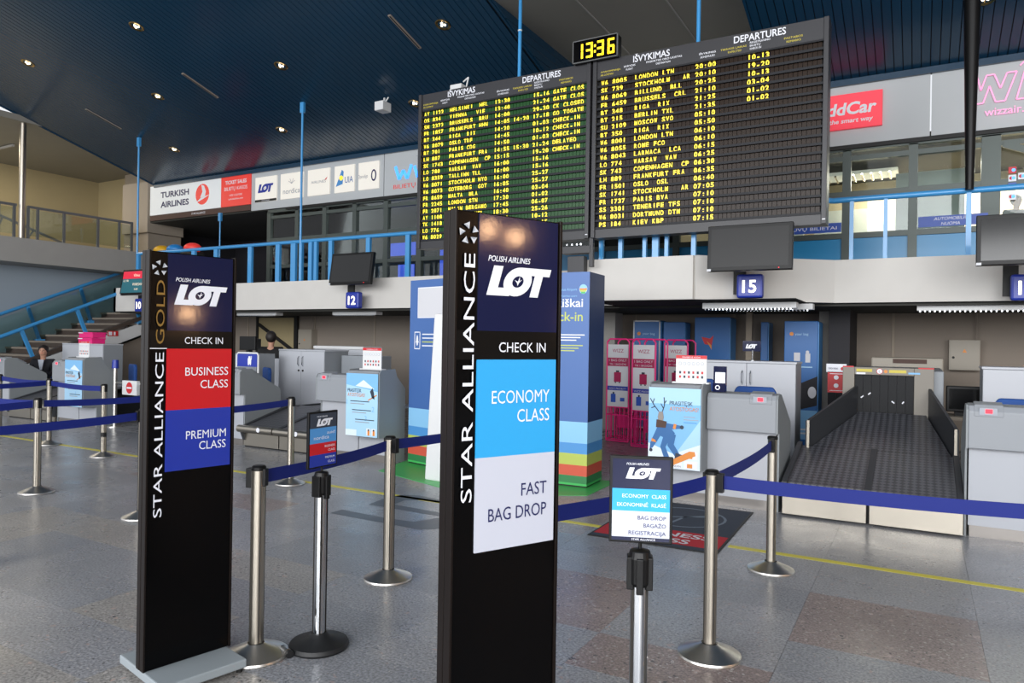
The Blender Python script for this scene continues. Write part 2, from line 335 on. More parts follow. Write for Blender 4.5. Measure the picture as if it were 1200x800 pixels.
# recessed lamps and slots of the sloping ceiling
lamps = [(-12.89, 8.19), (-10.95, 9.93), (-7.08, 9.91), (-16.72, 8.2), (-14.81, 9.93), (-12.91, 11.75), (-16.79, 11.74), (-9.03, 11.7), (.71, 11.75), (-14.9, 6.45), (-9.0, 8.2), (-10.95, 6.45)]
where = ['left end of the lamp row nearest the upper offices', 'above the small white camera, left of it', 'largest one, near the top edge left of the grey recess', 'near the left edge of the blue slats',
  'above the blue rod beside the stairs', 'just above the lit airline name panels', 'above the airline name with the red bird', 'half hidden by the left end of the departures board', 'at the top right beside the black pole', 'cut by the top left corner of the view', 'high up outside the view', 'high up left outside the view']
where[0] = 'second row, upper left part of the slats'
for (x, y), w in zip(lamps, where):
    t = thing('ceiling_lamp', 'brass ringed recessed lamp, '+w, 'lamp', (x, y, cz(y)), 0, 'recessed lamps of the blue ceiling'); t.rotation_euler = (math.atan(CS), 0, 0)
    MB().lathe([(.085, .05), (.09, -.004), (.125, -.012), (.135, -.004), (.135, .02)], 'lamp_ring', 24).build('ring', t, smooth=True)
    MB().lathe([(.0001, .03), (.06, .035), (.098, .0)], 'lamp_gold', 20).build('reflector', t, smooth=True)
    b = MB()
    for dx, dy in ((.03, .015), (-.03, .01), (0, -.035)): b.ball((dx, dy, .0), .022, 'lamp_on', 8)
    b.build('bulb', t)
for (x, y), w in zip([(-13.34, 9.92), (-7.84, 9.86), (-17.3, 10.2)], ['left one, over the upper offices', 'right one, near the grey recess', 'faint one near the left edge']):
    t = thing('ceiling_slot', 'thin grey slot diffuser between blue ceiling slats, '+w, 'vent', (x, y, cz(y)), 0); t.rotation_euler = (math.atan(CS), 0, 0)
    MB().box(-.03, .03, -.45, .45, -.02, .0, 'wall_taupe').box(-.012, .012, -.43, .43, -.024, -.018, 'ceiling_gap').build('grille', t)
t = thing('security_camera', 'small white camera hanging from the blue slats left of the board', 'camera', (-9.5, 11.3, 6.46))
MB().box(-.11, .11, -.16, .1, -.22, -.04, 'white_paint').build('housing', t, bevel=.01); MB().beam((.02, 0, -.05), (.1, .02, .07), .02, .02, 'white_paint').beam((0, 0, -.05), (0, .02, .07), .03, .03, 'white_paint').build('bracket', t)
t = thing('security_camera', 'small pale camera above the top edge of the left departures board', 'camera', (-6.6, 9.75, 5.66))
MB().box(-.12, .1, -.12, .12, .0, .14, 'white_paint').build('housing', t, bevel=.01); MB().tube([(.1, 0, .02), (.16, 0, .26), (.06, 0, .2)], .012, 'white_paint').build('bracket', t)

# mezzanine slab with its jut
pts = [(-18.1, 11), (-4.37, 11), (-4.37, 9.7), (-2.705, 9.7), (-1.08, 11), (7, 11)]
mz = struct(MB().prism([(-18.08, 11.04), (-4.33, 11.04), (-4.33, 9.74), (-2.72, 9.74), (-1.1, 11.04), (7, 11.04), (7, 20), (-18.08, 20)], 'z', 2.257, 2.72, 'concrete').build('mezzanine'))
par = MB()                                                   # parapet upstand along the edge
for a, c in zip(pts[:5], pts[1:6]):
    par.beam((a[0], a[1]+.05, 2.556), (c[0], c[1]+.05, 2.556), .1, .6, 'concrete') if a[0] != c[0] else par.box(-4.37, -4.27, 9.7, 11.1, 2.257, 2.855, 'concrete')
par.box(-18.1, -18.0, 11, 13, 2.256, 2.856, 'concrete'); par.build('parapet', mz)
MB().box(-4.372, -4.33, 9.68, 9.74, 2.22, 2.86, 'white_paint').build('corner_strip', mz)
b = MB()
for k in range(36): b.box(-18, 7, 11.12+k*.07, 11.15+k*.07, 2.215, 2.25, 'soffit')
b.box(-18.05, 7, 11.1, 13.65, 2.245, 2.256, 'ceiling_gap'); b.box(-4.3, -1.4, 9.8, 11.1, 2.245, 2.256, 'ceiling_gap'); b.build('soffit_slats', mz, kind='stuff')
struct(MB().box(-20.6, 8, 13.6, 13.75, 0, 2.3, 'wall_taupe').build('wall_back'))
b = MB()
for x in (-16.1, -14.9, -13.6, -11.6, -9.2, -6.9, -4.9, -3.0, -.4, 1.6): b.box(x-.02, x+.02, 13.58, 13.6, 0, 2.25, 'wall_beige')
b.build('wall_joint', bpy.data.objects['wall_back'])
for x0, x1 in ((-5.35, -5.0), (-1.45, -1.05)):
    struct(MB().box(x0, x1, 12.7, 13.1, 0, 2.26, 'concrete_dark').build('trim_1' if x0 < -5 else 'trim_2', bevel=.01))
struct(MB().box(-2.65, -2.55, 12.9, 13.0, 0, 2.26, 'wall_beige').build('trim_3'))
# fluorescent battens under the slab
for k, (x0, x1, y) in enumerate(((-2.7, -1.45, 10.3), (-2.5, -1.3, 10.75), (-.05, 1.4, 11.35), (-10.9, -9.7, 11.5), (-13.9, -12.6, 11.5))):
    t = thing('batten_lamp', ['long pale louvred lamp under the slab above the pink stands, front one', 'long pale louvred lamp under the slab above the pink stands, rear one', 'louvred lamp under the slab above the right baggage belt', 'louvred lamp under the slab right of the counter number 12', 'louvred lamp under the slab above the man in black'][k], 'lamp', ((x0+x1)/2, y, 2.2))
    w = (x1-x0)/2; MB().box(-w, w, -.1, .1, -.05, .03, 'white_paint').build('housing', t); b = MB()
    for i in range(24): b.box(-w+.03+i*(2*w-.06)/24, -w+.045+i*(2*w-.06)/24, -.085, .085, -.07, -.05, 'chrome')
    b.build('louvre', t, kind='stuff')
# upper office front on Y 13.15
WY = 13.15
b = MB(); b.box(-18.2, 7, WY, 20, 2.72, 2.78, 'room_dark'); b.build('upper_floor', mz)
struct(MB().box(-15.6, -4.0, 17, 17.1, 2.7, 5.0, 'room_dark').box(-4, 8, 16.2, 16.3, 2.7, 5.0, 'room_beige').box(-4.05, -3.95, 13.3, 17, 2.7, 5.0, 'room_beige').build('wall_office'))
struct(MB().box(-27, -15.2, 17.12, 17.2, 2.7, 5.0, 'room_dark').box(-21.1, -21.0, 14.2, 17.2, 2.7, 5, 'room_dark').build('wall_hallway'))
b = MB().box(-1.9, -.45, 15.6, 15.7, 2.75, 4.35, 'room_white').box(-.42, .62, 14.4, 14.5, 2.75, 4.72, 'room_white').box(-3.7, -2.1, 15.6, 15.7, 2.75, 4.2, 'room_white')
tag(b.build('partition_panel'), 'white partition panels inside the upper office behind the glass', 'partition')
t = thing('grille_lamp', 'square grille lamp under the office ceiling behind glass', 'lamp', (-1.0, 15, 4.85))
b = MB().box(-.6, .6, -.3, .3, 0, .06, 'fluor')
for i in range(8): b.box(-.6+i*.15, -.57+i*.15, -.3, .3, -.03, .0, 'chrome')
b.build('louvre', t)
# pillar and walls at the left end
struct(MB().box(-21.1, -19.97, WY, 14.25, 2.7, 4.7, 'wall_beige').box(-21.1, -19.86, WY-.1, 14.25, 4.7, 6.2, 'wall_beige').build('wall_pillar', bevel=.01))
struct(MB().box(-20.7, -20.6, 5, 16, 0, 3.42, 'wall_blue_grey').build('wall_left'))
struct(MB().box(-25.1, -25, 4, 15, 4.0, 7, 'wall_yellow').build('wall_gallery'))
struct(MB().box(-25, -23.0, 14.6, 14.7, 2, 7, 'wall_yellow').box(-23.0, -20.9, 14.3, 14.4, 2, 7, 'wall_beige').build('wall_gallery_end'))
b = MB(); b.beam((-22.9, 14.25, 5.75), (-20.9, 14.25, 5.85), .08, .10, 'wall_beige').beam((-22.9, 14.25, 5.75), (-21.3, 14.25, 4.3), .06, .08, 'white_paint').beam((-22.6, 14.2, 5.55), (-21.2, 14.2, 5.65), .05, .05, 'white_paint').box(-22.0, -21.2, 14.2, 14.28, 4.0, 4.95, 'room_dark'); struct(b.build('trim_4'))
struct(MB().box(12, 12.2, -12, 20, 0, 9, 'wall_taupe').build('wall_right'))
for y, z, nm in ((3.15, 4.05, 'first'), (3.75, 3.9, 'second'), (5.4, 2.2, 'third')):
    t = thing('wall_lamp', 'warm round lamp on the far right hall wall, outside the view, '+nm+' one', 'lamp', (11.95, y, z)); MB().ball((-.1, 0, 0), .17, 'wall_glow', 12).build('globe', t, smooth=True); MB().box(-.02, .04, -.05, .05, -.05, .05, 'lamp_ring').build('mount', t)
# gallery slab at the left, higher than the mezzanine
gal = struct(MB().box(-26, -19.62, 5, 12.6, 3.43, 4.05, 'concrete_dark').box(-26, -19.62, 12.6, 13.04, 3.43, 4.05, 'concrete_dark').box(-26, -21.12, 13.04, 14.6, 3.43, 4.05, 'concrete_dark').build('gallery', bevel=.01))
struct(MB().cyl((-19.75, 9.6, 4.05), (-19.75, 9.6, 7.05), .075, 'steel_satin', 20).build('trim_5', smooth=True), 'round steel column standing on the gallery edge')
t = thing('gallery_railing', 'grey metal railing with glass panels along the upper left gallery', 'railing', (-19.7, 5, 4.05))
MB().box(-.03, .03, 0, 4.45, .78, .84, 'rail_grey').build('handrail', t); MB().box(-.03, .03, 4.7, 7.5, .78, .84, 'rail_grey').build('handrail', t)
for y in (.6, 1.8, 3.0, 4.05, 4.4, 4.72, 4.95, 5.6, 6.5, 7.1, 7.47): MB().box(-.025, .025, y-.03, y+.03, 0, .8, 'rail_grey').build('post', t)
for y0, y1 in ((0, 4.4), (4.75, 7.45)): MB().box(.0, .008, y0, y1, .08, .75, 'glass').build('glass_panel', t)
t = thing('handrail_ramp', 'dark sloping handrail seen through the gallery glass', 'railing', (-22.5, 10, 4.05))
MB().beam((0, -.2, 1.1), (0, 3.4, -.1), .06, .06, 'rail_grey').build('handrail', t)
for y in (.2, 1.0, 1.8): MB().beam((0, y+.25, .95-.35*y), (0, y-.1, .0), .04, .04, 'rail_grey').build('post', t)
t = thing('wall_fitting', 'thin bracket bar under the gallery ceiling by the yellow wall', 'fitting', (-23, 10.5, 6.93)); MB().box(-.9, .9, -.03, .03, -.06, 0, 'concrete_dark').build('bar', t)

# stairs climbing away behind the desks at the left
st = struct(thing('stairs', '', '', (0, 0, 0)));
for k_ in ('label', 'category'): del st[k_]
rise, run = 2.78/17, 7.0/17; y0 = 6.8
for k in range(17):
    z = rise*(k+1); y = y0+run*k
    MB().box(-20.58, -18.0, y-.03, y+run, z-.05, z, 'stair_step').box(-20.58, -18.0, y, y+.04, z-rise, z-.05, 'stair_trim').build('step', st)
def sy(y): return (y-6.8)/7.0*2.78
b = MB().prism([(6.6, -.0), (7.3, 0), (14.0, 2.55), (14.0, 2.85), (6.7, .12)], 'x', -18.0, -17.94, 'white_paint'); b.build('stringer', st)
MB().prism([(6.6, .06), (14, 2.98), (14, 3.07), (6.6, .16)], 'x', -18.06, -17.93, 'stair_trim').build('stringer_trim', st)
MB().prism([(7.4, 0), (14, 0), (14, 2.4)], 'x', -18.2, -18.15, 'wall_taupe').build('under_wall', st)
MB().box(-20.6, -17.9, 13.8, 16, 2.72, 2.78, 'stair_step').build('landing', st)
for X0, nm, off in ((-18.02, 'blue tubular handrail on the near side of the stairs', 0), (-20.3, 'blue tubular handrail on the far side of the stairs, along the wall', .12)):
    t = thing('stair_railing', nm, 'railing', (X0, 0, 0), 0, 'stair railings')
    za = lambda y: 1.556+off+.427*(y-8.34)
    MB().cyl((0, 6.7, za(6.7)), (0, 13.9, za(13.9)), .045, 'rail_blue', 12).build('handrail', t, smooth=True)
    for y in (7.5, 8.9, 10.15, 11.5, 12.8):
        MB().beam((0, y-.12, za(y-.12)), (0, y+.2, sy(y+.2)+.05), .07, .07, 'rail_blue').box(-.08, .08, y+.08, y+.3, sy(y+.2)-.02, sy(y+.2)+.1, 'rail_blue').build('post', t)
    MB().prism([(6.8, za(6.8)-.1), (13.8, za(13.8)-.1), (13.8, sy(13.8)+.12), (6.8, sy(6.8)+.12)], 'x', .03, .04, 'glass_teal').build('glass_panel', t) if off else None
t = thing('exit_sign', 'tiny red fire notice on the white stair side', 'sign', (-17.93, 10.75, 1.62), RD(90)); Pr((0, -.006, 0), X, Z).rect(0, 0, .28, .13, 'red').rect(.03, .02, .09, .09, 'ink_white', 2).rect(.16, .02, .05, .09, 'ink_white', 2).build('print', t); MB().box(0, .28, -.005, .01, 0, .13, 'white_paint').build('plate', t)

# railings of the mezzanine
def railing(label, pts, posts, z0=2.856, z1=3.70):
    t = thing('mezzanine_railing', label, 'railing', (pts[0][0], pts[0][1], z0), 0, 'blue mezzanine railings'); ox, oy = pts[0]
    b = MB().tube([(x-ox, y-oy, z1-z0) for x, y in pts], .04, 'rail_blue', 12)
    for x, y in pts[1:-1]: b.ball((x-ox, y-oy, z1-z0), .04, 'rail_blue', 10)
    b.build('handrail', t, smooth=True)
    for x, y, w in posts: MB().box(x-ox-w/2, x-ox+w/2, y-oy-.03, y-oy+.03, 0, z1-z0-.03, 'rail_blue').build('post', t)
railing('blue railing along the concrete slab left of the departures board', [(-17.2, 11.05), (-5.0, 11.05)],
  [(-17.15, 11.05, .1), (-16.85, 11.05, .08), (-16.6, 11.05, .08), (-16.0, 11.05, .12), (-15.0, 11.05, .12), (-14.2, 11.05, .12), (-13.05, 11.05, .12), (-12.17, 11.05, .12), (-11.7, 11.05, .14), (-11.48, 11.05, .08), (-11.2, 11.05, .10), (-11.05, 11.05, .08), (-10.63, 11.05, .1), (-9.62, 11.05, .1), (-8.63, 11.05, .1), (-7.5, 11.05, .1), (-6.3, 11.05, .1)])
railing('blue railing on the slab right of the departures board', [(-4.3, 9.78), (-2.72, 9.78), (-1.1, 11.05), (6.8, 11.05)],
  [(-4.08, 9.78, .06), (-3.78, 9.78, .06), (-3.42, 9.78, .05), (-3.26, 9.78, .09), (-3.1, 9.78, .05), (-2.72, 9.78, .06), (-1.9, 10.42, .05), (-1.6, 10.65, .05), (-.86, 11.05, .05), (-.44, 11.05, .05), (.52, 11.05, .06), (1.5, 11.05, .06), (3, 11.05, .06)])
for x, y, z0, nm in ((-17.24, 11.07, 2.9, 'leftmost, beside the stairs'), (-11.49, 11.03, 2.9, 'crossing the lit airline names'), (-16.45, 12.9, 2.72, 'thin short one under the red panel')):
    t = thing('hanging_rod', 'thin blue steel rod from ceiling to slab, '+nm, 'rod', (x, y, z0), 0, 'blue ceiling rods'); h = (cz(y) if y < 12 else 4.98)-z0
    MB().cyl((0, 0, 0), (0, 0, h), .025 if y < 12 else .02, 'rail_blue', 10).build('rod', t, smooth=True); MB().box(-.05, .05, -.03, .03, h-.22, h, 'rail_blue').build('clevis', t)
for x, nm in ((-5.42, 'left board'), (-2.66, 'right board')):
    t = thing('hanging_rod', 'blue steel rod carrying the '+nm+' from the grey ceiling', 'rod', (x, 9.62, 5.66), 0, 'blue ceiling rods'); MB().cyl((0, 0, 0), (0, 0, HZ-5.66), .028, 'rail_blue', 10).build('rod', t, smooth=True); MB().cyl((0, 0, .75), (0, 0, .77), .034, 'white_paint', 10).build('collar', t)
t = thing('black_pole', 'black tapering pole with open chrome end, above the right railing', 'pole', (.52, 10.95, 3.69))
MB().cyl((0, 0, 0), (0, 0, 2.55), .048, 'black_plastic', 16, .098).build('sleeve', t, smooth=True); MB().lathe([(.06, 0), (.085, 0), (.085, .22), (.06, .22), (.06, 0)], 'chrome', 20, (0, -.1, 2.48)).build('tube_end', t, smooth=True)

# office windows
def windows(n, x0, x1, mull, panes_from, label, door=None):
    w = struct(MB().box(x0, x1, WY, WY+.12, 4.9, 5.0, 'mullion').build('window_%d' % n), label)
    for z0, z1, nm in ((4.74, 4.82, 'transom'), (4.14, 4.23, 'transom'), (3.45, 3.54, 'transom'), (2.78, 2.86, 'sill')): MB().box(x0, x1, WY+.01, WY+.11, z0, z1, 'mullion').build(nm, w)
    for x, t in mull: MB().box(x-t/2, x+t/2, WY, WY+.12, 2.78, 4.92, 'mullion').build('mullion', w)
    ms = [m[0] for m in mull]
    for a, c in zip(ms[:-1], ms[1:]):
        for z0, z1 in ((4.82, 4.9), (4.23, 4.74), (3.54, 4.14), (2.86, 3.45)):
            MB().box(a+.05, c-.05, WY+.05, WY+.06, z0, z1, 'desk_film' if (panes_from and z0 == 2.86) else 'glass').build('pane', w)
    return w
windows(1, -14.9, -7.2, [(-14.86, .13), (-13.85, .12), (-12.9, .13), (-11.92, .12), (-10.95, .13), (-9.98, .14), (-9.0, .12), (-8.1, .12), (-7.25, .12)], False, 'dark framed office glazing left of the board')
w2 = windows(2, -6.9, 6, [(-6.8, .12), (-5.5, .12), (-4.0, .12), (-2.4, .12), (-1.11, .13), (-.14, .13), (.9, .25), (2.2, .12), (3.6, .12), (5.9, .12)], True, 'dark framed office glazing right of the board')
b = MB(); b.beam((1.05, WY-.03, 4.75), (2.1, WY-.03, 4.3), .05, .1, 'mullion').beam((1.05, WY-.03, 3.7), (2.1, WY-.03, 3.3), .05, .1, 'mullion').build('window_brace', w2)
p = Pr((0, WY-.005, 0), X, Z)
p.rect(-.06, 3.56, .93, .17, 'film_blue').text('AUTOMOBILIŲ', .38, 3.66, .05, 'ink_white', al='c', shear=.2).text('NUOMA', .38, 3.58, .05, 'ink_white', al='c', shear=.2)
p.rect(-2.3, 3.56, 1.12, .16, 'film_blue').text('LĖKTUVŲ BILIETAI', -1.74, 3.61, .055, 'ink_white', al='c', w=.98)
p.build('window_lettering', w2, label='blue film strips with white lettering')
p = Pr((0, WY-.005, 0), X, Z)
for x, z, c in ((1.12, 4.3, 'red'), (1.12, 4.18, 'ink_white'), (1.12, 4.06, 'film_blue'), (1.24, 4.2, 'ink_white'), (1.12, 3.9, 'ink_white')): p.rect(x, z, .1, .1, c, 1).disc(x+.035, z+.05, .025, 'red', 2).disc(x+.065, z+.05, .025, 'neon_blue', 3)
p.build('card_stickers', w2)
t = thing('reflection_panels', 'added blue glowing panels imitating reflections in the left office glass', 'display', (-11.6, 15.6, 2.8))
for x0, x1, z0, z1 in ((-1.4, -.1, 1.15, 1.5), (.5, 1.6, .2, 1.45), (-.9, -.35, .3, .9), (2.0, 2.5, 1.0, 1.5)): MB().box(x0, x1, -.03, .0, z0, z1, 'glass_reflection_blue').build('screen', t)  # glowing panels stand in for bluish reflections in the window glass
MB().box(-2.0, 3.4, .02, .1, .0, 1.9, 'room_dark').build('backing', t); MB().box(.3, 2.6, -.2, -.1, 1.5, 1.56, 'vinyl_red').build('shelf_edge', t)
for x, z, w in ((-10.9, 4.25, 'left'), (-8.3, 3.5, 'right')): tag(MB().ball((x, 14.6, z), .035, 'lamp_on', 8).build('spot_bulb'), 'small warm spot bulb glowing behind the upper glass, '+w+' one', 'lamp')
t = thing('office_lamp_bowl', 'orange glowing lamp in the dark opening under the red panel', 'lamp', (-15.6, 15, 4.8)); MB().box(-.28, .28, -.06, .06, -.06, 0, 'orange').build('shade', t); MB().box(-.2, .2, -.03, .03, -.075, -.06, 'lamp_on').build('tube', t)
# sign band over the windows
t = thing('airline_sign', 'white sign with blue airline name and red bird disc at the band left end', 'sign', (-19.8, WY-.06, 5.18), 0, 'sign band panels')
MB().box(0, 3.12, 0, .1, 0, .85, 'name_panel_white').build('panel', t); MB().box(0, 4.3, 0, .1, -.16, -.01, 'brown').build('lower_strip', t)
p = Pr((0, -.002, 0), X, Z).text('TURKISH', .5, .48, .17, 'ink_navy', w=1.27, bold=.03).text('AIRLINES', .5, .2, .17, 'ink_navy', w=1.27, bold=.03)
p.disc(2.35, .43, .29, 'name_panel_red').poly([(2.08, .22), (2.3, .34), (2.66, .4), (2.4, .3), (2.2, .24)], 'ink_white', 2).poly([(2.26, .34), (2.35, .5), (2.3, .7), (2.42, .66), (2.5, .5), (2.46, .37)], 'ink_white', 2)
p.text('STAR ALLIANCE', 1.9, -.11, .06, 'ink_white').build('lettering', t)
t = thing('ticket_sign', 'red ticket sales panel between the white airline sign and grey band', 'sign', (-17.0, WY-.06, 5.18), 0, 'sign band panels')
MB().box(.33, 1.5, 0, .1, 0, .86, 'name_panel_red').build('panel', t); Pr((0, -.002, 0), X, Z).text('TICKET SALES', .92, .6, .1, 'ink_white', al='c', bold=.02).text('BILIETŲ KASOS', .92, .43, .1, 'ink_white', al='c').text('+370 5 232 9292', .92, .27, .055, 'ink_white', al='c').text('turkishairlines.com', .92, .17, .055, 'ink_white', al='c').build('lettering', t)
t = thing('sign_band', 'long pale grey band above the left windows with lit name boxes', 'sign', (-15.5, WY-.03, 5.0), 0, 'sign band panels')
MB().box(0, 4.5, 0, .1, 0, 1.03, 'band_grey').build('panel', t); MB().box(4.52, 9.2, 0, .1, 0, 1.03, 'band_grey').build('panel', t)
for i, (x0, x1) in enumerate(((-15.3, -14.5), (-14.3, -13.42), (-13.3, -12.35), (-12.2, -11.3), (-11.85+.75, -10.15))):
    pass
lbx = [(-15.27, -14.42), (-14.25, -13.45), (-13.3, -12.45), (-12.35-.0, -11.6)]
import itertools
for i, (a, c, s_) in enumerate(((.18, .98, 0), (1.12, 1.92, 1), (2.08, 2.82, 2), (2.98, 3.62, 3), (3.75, 4.38, 4))):
    lb = MB().box(a, c, -.03, 0, .2, .85, 'sign_white_lit').build('light_box', t); p = Pr((0, -.034, 0), X, Z); cx = (a+c)/2
    if s_ == 0: logo(p, a+.1, .44, .22, 'vinyl_blue', 'sign_white_lit', w=.58); p.rect(a, .2, c-a, .06, 'ink_black').text('STAR ALLIANCE', cx, .215, .03, 'ink_white', al='c')
    if s_ == 1: p.text('nordica', cx, .33, .14, 'ink_grey', al='c', w=.6); [p.line(cx, .58, cx+.12*cos(RD(a_)), .62+.1*sin(RD(a_)), .012, 'ink_grey') for a_ in (20, 60, 120, 160)]
    if s_ == 2: p.text('AIRLINES', cx, .5, .07, 'ink_grey', al='c', w=.5).poly([(cx+.2, .56), (cx+.3, .64), (cx+.26, .56)], 'red')
    if s_ == 3: p.text('UIA', cx+.02, .42, .16, 'poster_blue', w=.26).poly([(cx-.27, .35), (cx-.08, .75), (cx-.02, .7), (cx-.05, .4)], 'mid_blue').disc(cx-.1, .55, .06, 'flap_yellow', 3)
    if s_ == 4: p.text('Operadigo', cx-.02, .48, .09, 'ink_grey', al='r', w=.3).disc(cx+.16, .52, .08, 'ink_navy', ry=.14).disc(cx+.16, .52, .045, 'sign_white_lit', 3, ry=.1)
    p.build('print', lb)
p = Pr((0, -.004, 0), X, Z); p.text('TU', 5.45, .75, .1, 'ink_grey', w=.2).text('BILIETŲ KASOS', 4.8, .14, .1, 'name_panel_red', w=1.3); p.build('lettering', t)
p = Pr((0, -.01, 0), X, Z)
for pts in ([(4.85, .66), (4.97, .35), (5.08, .55), (5.2, .35), (5.32, .66)], [(5.4, .62), (5.5, .35), (5.6, .55), (5.7, .35), (5.8, .62)]):
    for a, c in zip(pts[:-1], pts[1:]): p.line(a[0], a[1], c[0], c[1], .08, 'neon_blue')
p.build('neon_lettering', t, label='blue glowing letters')
t = thing('sign_band', 'long pale grey band above the right windows behind the board', 'sign', (-6.2, WY-.03, 5.0), 0, 'sign band panels')
MB().box(0, 6.28, 0, .1, 0, 1.03, 'band_grey').build('panel', t); MB().box(6.3, 13, 0, .1, 0, 1.03, 'band_grey').build('panel', t)
MB().box(-8, 13, -.02, .06, -.07, -.005, 'black_matt').build('lower_strip', t)
t = thing('rental_sign', 'red car rental sign with white letters right of the departures board', 'sign', (-1.45, WY-.1, 5.25)); MB().box(-.6, .86, 0, .05, 0, .58, 'rental_red').build('panel', t, bevel=.005)
Pr((0, -.003, 0), X, Z).text('addCar', .1-.2, .24, .2, 'ink_white', w=.86, bold=.03, shear=.15).text('- the smart way', .0, .1, .075, 'ink_white', w=.72, bold=.02, shear=.15).build('lettering', t)
t = thing('neon_sign', 'pink and violet outlined neon letters at the right end of the band', 'sign', (.58, WY-.06, 5.1))
def stroke(p, pts, m, t_=.022):
    for a, c in zip(pts[:-1], pts[1:]): p.line(a[0], a[1], c[0], c[1], t_, m)
p = Pr((0, -.002, 0), X, Z)
stroke(p, [(.0, .72), (.08, .3), (.2, .3), (.28, .55), (.36, .3), (.48, .3), (.62, .72), (.5, .72), (.42, .5), (.34, .72), (.24, .72), (.17, .5), (.12, .72), (0, .72)], 'neon_pink')
stroke(p, [(.62, .3), (.72, .72), (.82, .72), (.72, .3), (.62, .3)], 'neon_pink'); stroke(p, [(.66, .8), (.76, .9), (.84, .8), (1.4, .86)], 'neon_pink')
stroke(p, [(.86, .72), (1.2, .72), (1.0, .4), (1.2, .4), (1.2, .3), (.8, .3), (1.0, .6), (.86, .6), (.86, .72)], 'neon_pink'); stroke(p, [(1.26, .72), (1.6, .72), (1.4, .4), (1.6, .4), (1.6, .3), (1.2, .3), (1.42, .6), (1.26, .6)], 'neon_pink')
p.text('wizzair.com', .22, .1, .12, 'neon_pink', bold=.01).build('lettering', t)
# ================================================================ THINGS
# ---- totem signs in the foreground
def totem(nm_label, loc, ang, bands, height, txt, gold, lean=0):
    t = thing('totem_sign', nm_label, 'sign', loc, ang, 'airline check-in totems'); t.rotation_euler = (0, lean, ang); H = height; w = .417
    MB().box(.004, w-.004, .004, .076, .07, H, 'black_gloss').build('panel_body', t, bevel=.003)
    MB().box(-.004, .006, -.001, .038, .07, H+.004, 'totem_side').box(-.004, .006, .044, .081, .07, H+.004, 'totem_side').box(-.001, .006, .037, .045, .07, H, 'black_matt').build('side_profile', t, bevel=.002)
    MB().box(w-.006, w+.005, -.003, .081, .07, H+.004, 'totem_side').build('side_profile', t, bevel=.002)
    b = MB().box(0, w-.012, -.2, .29, .028, .07, 'base_plate'); b.build('base_plate', t, bevel=.006)
    b = MB()
    for x in (.04, w-.03):
        for y in (-.16, .25): b.cyl((x, y, 0), (x, y, .03), .015, 'black_matt', 10)
    b.build('foot', t)
    O = (0, 0, 0)
    for x0, x1, z0, z1, m, nm in bands: MB().box(x0, x1, -.0012, .004, z0, z1, m).build(nm, t)
    p = Pr((0, -.0016, 0), X, Z)
    p.text('POLISH AIRLINES', .118, 1.9, .019, 'ink_white', w=.165, shear=.2, bold=.01)
    logo(p, .112, 1.788, .098, w=.262)
    p.text('CHECK IN', .355, 1.602, .034, 'ink_white', w=.19, al='r')
    for s, x, z, h, c, w_ in txt: p.text(s, x, z, h, c, w=w_, al='r')
    p.build('lettering', t)
    p = Pr((0, -.0016, 0), X, Z); star(p, .043, 1.956 if gold else 1.982, .040); p.build('star_emblem', t)
    p = Pr((0, -.0016, 0), X, Z)
    if gold:
        p.text('GOLD', .068, 1.60, .040, 'ink_gold', w=.30, rot=pi/2); p.rect(.004, 1.577, .078, .004, 'ink_white', 2)
        p.text('STAR ALLIANCE', .068, .785, .040, 'ink_white', w=.775, rot=pi/2)
    else: p.text('STAR ALLIANCE', .068, 1.118, .042, 'ink_white', w=.80, rot=pi/2)
    p.build('side_lettering', t); return t
AX, BX = .083, .402
totem('tall black check-in totem with red and blue class panels, on the left', (-3.117, 2.065, 0), math.atan2(.408, .087),
  [(AX, BX, 1.664, 2.03, 'vinyl_navy', 'logo_panel'), (.004, BX, 1.578, 1.664, 'vinyl_black', 'check_in_strip'), (AX, BX, 1.285, 1.578, 'vinyl_red', 'class_panel'), (AX, BX, .994, 1.285, 'vinyl_blue', 'class_panel')], 2.035,
  [('BUSINESS', .385, 1.448, .042, 'ink_white', .215), ('CLASS', .385, 1.385, .042, 'ink_white', .14), ('PREMIUM', .378, 1.14, .042, 'ink_white', .20), ('CLASS', .378, 1.085, .042, 'ink_white', .135)], True)
totem('tall black check-in totem with cyan and white panels, in the centre foreground', (-1.284, 1.89, 0), math.atan2(.373, .187),
  [(AX, BX, 1.671, 2.05, 'vinyl_navy', 'logo_panel'), (.004, BX, 1.577, 1.671, 'vinyl_black', 'check_in_strip'), (AX, BX, 1.257, 1.577, 'vinyl_cyan', 'class_panel'), (AX, BX, .95, 1.257, 'vinyl_white', 'class_panel')], 2.055,
  [('ECONOMY', .375, 1.432, .045, 'ink_white', .235), ('CLASS', .375, 1.368, .045, 'ink_white', .133), ('FAST', .368, 1.118, .045, 'ink_navy', .105), ('BAG DROP', .368, 1.045, .045, 'ink_navy', .235)], False)
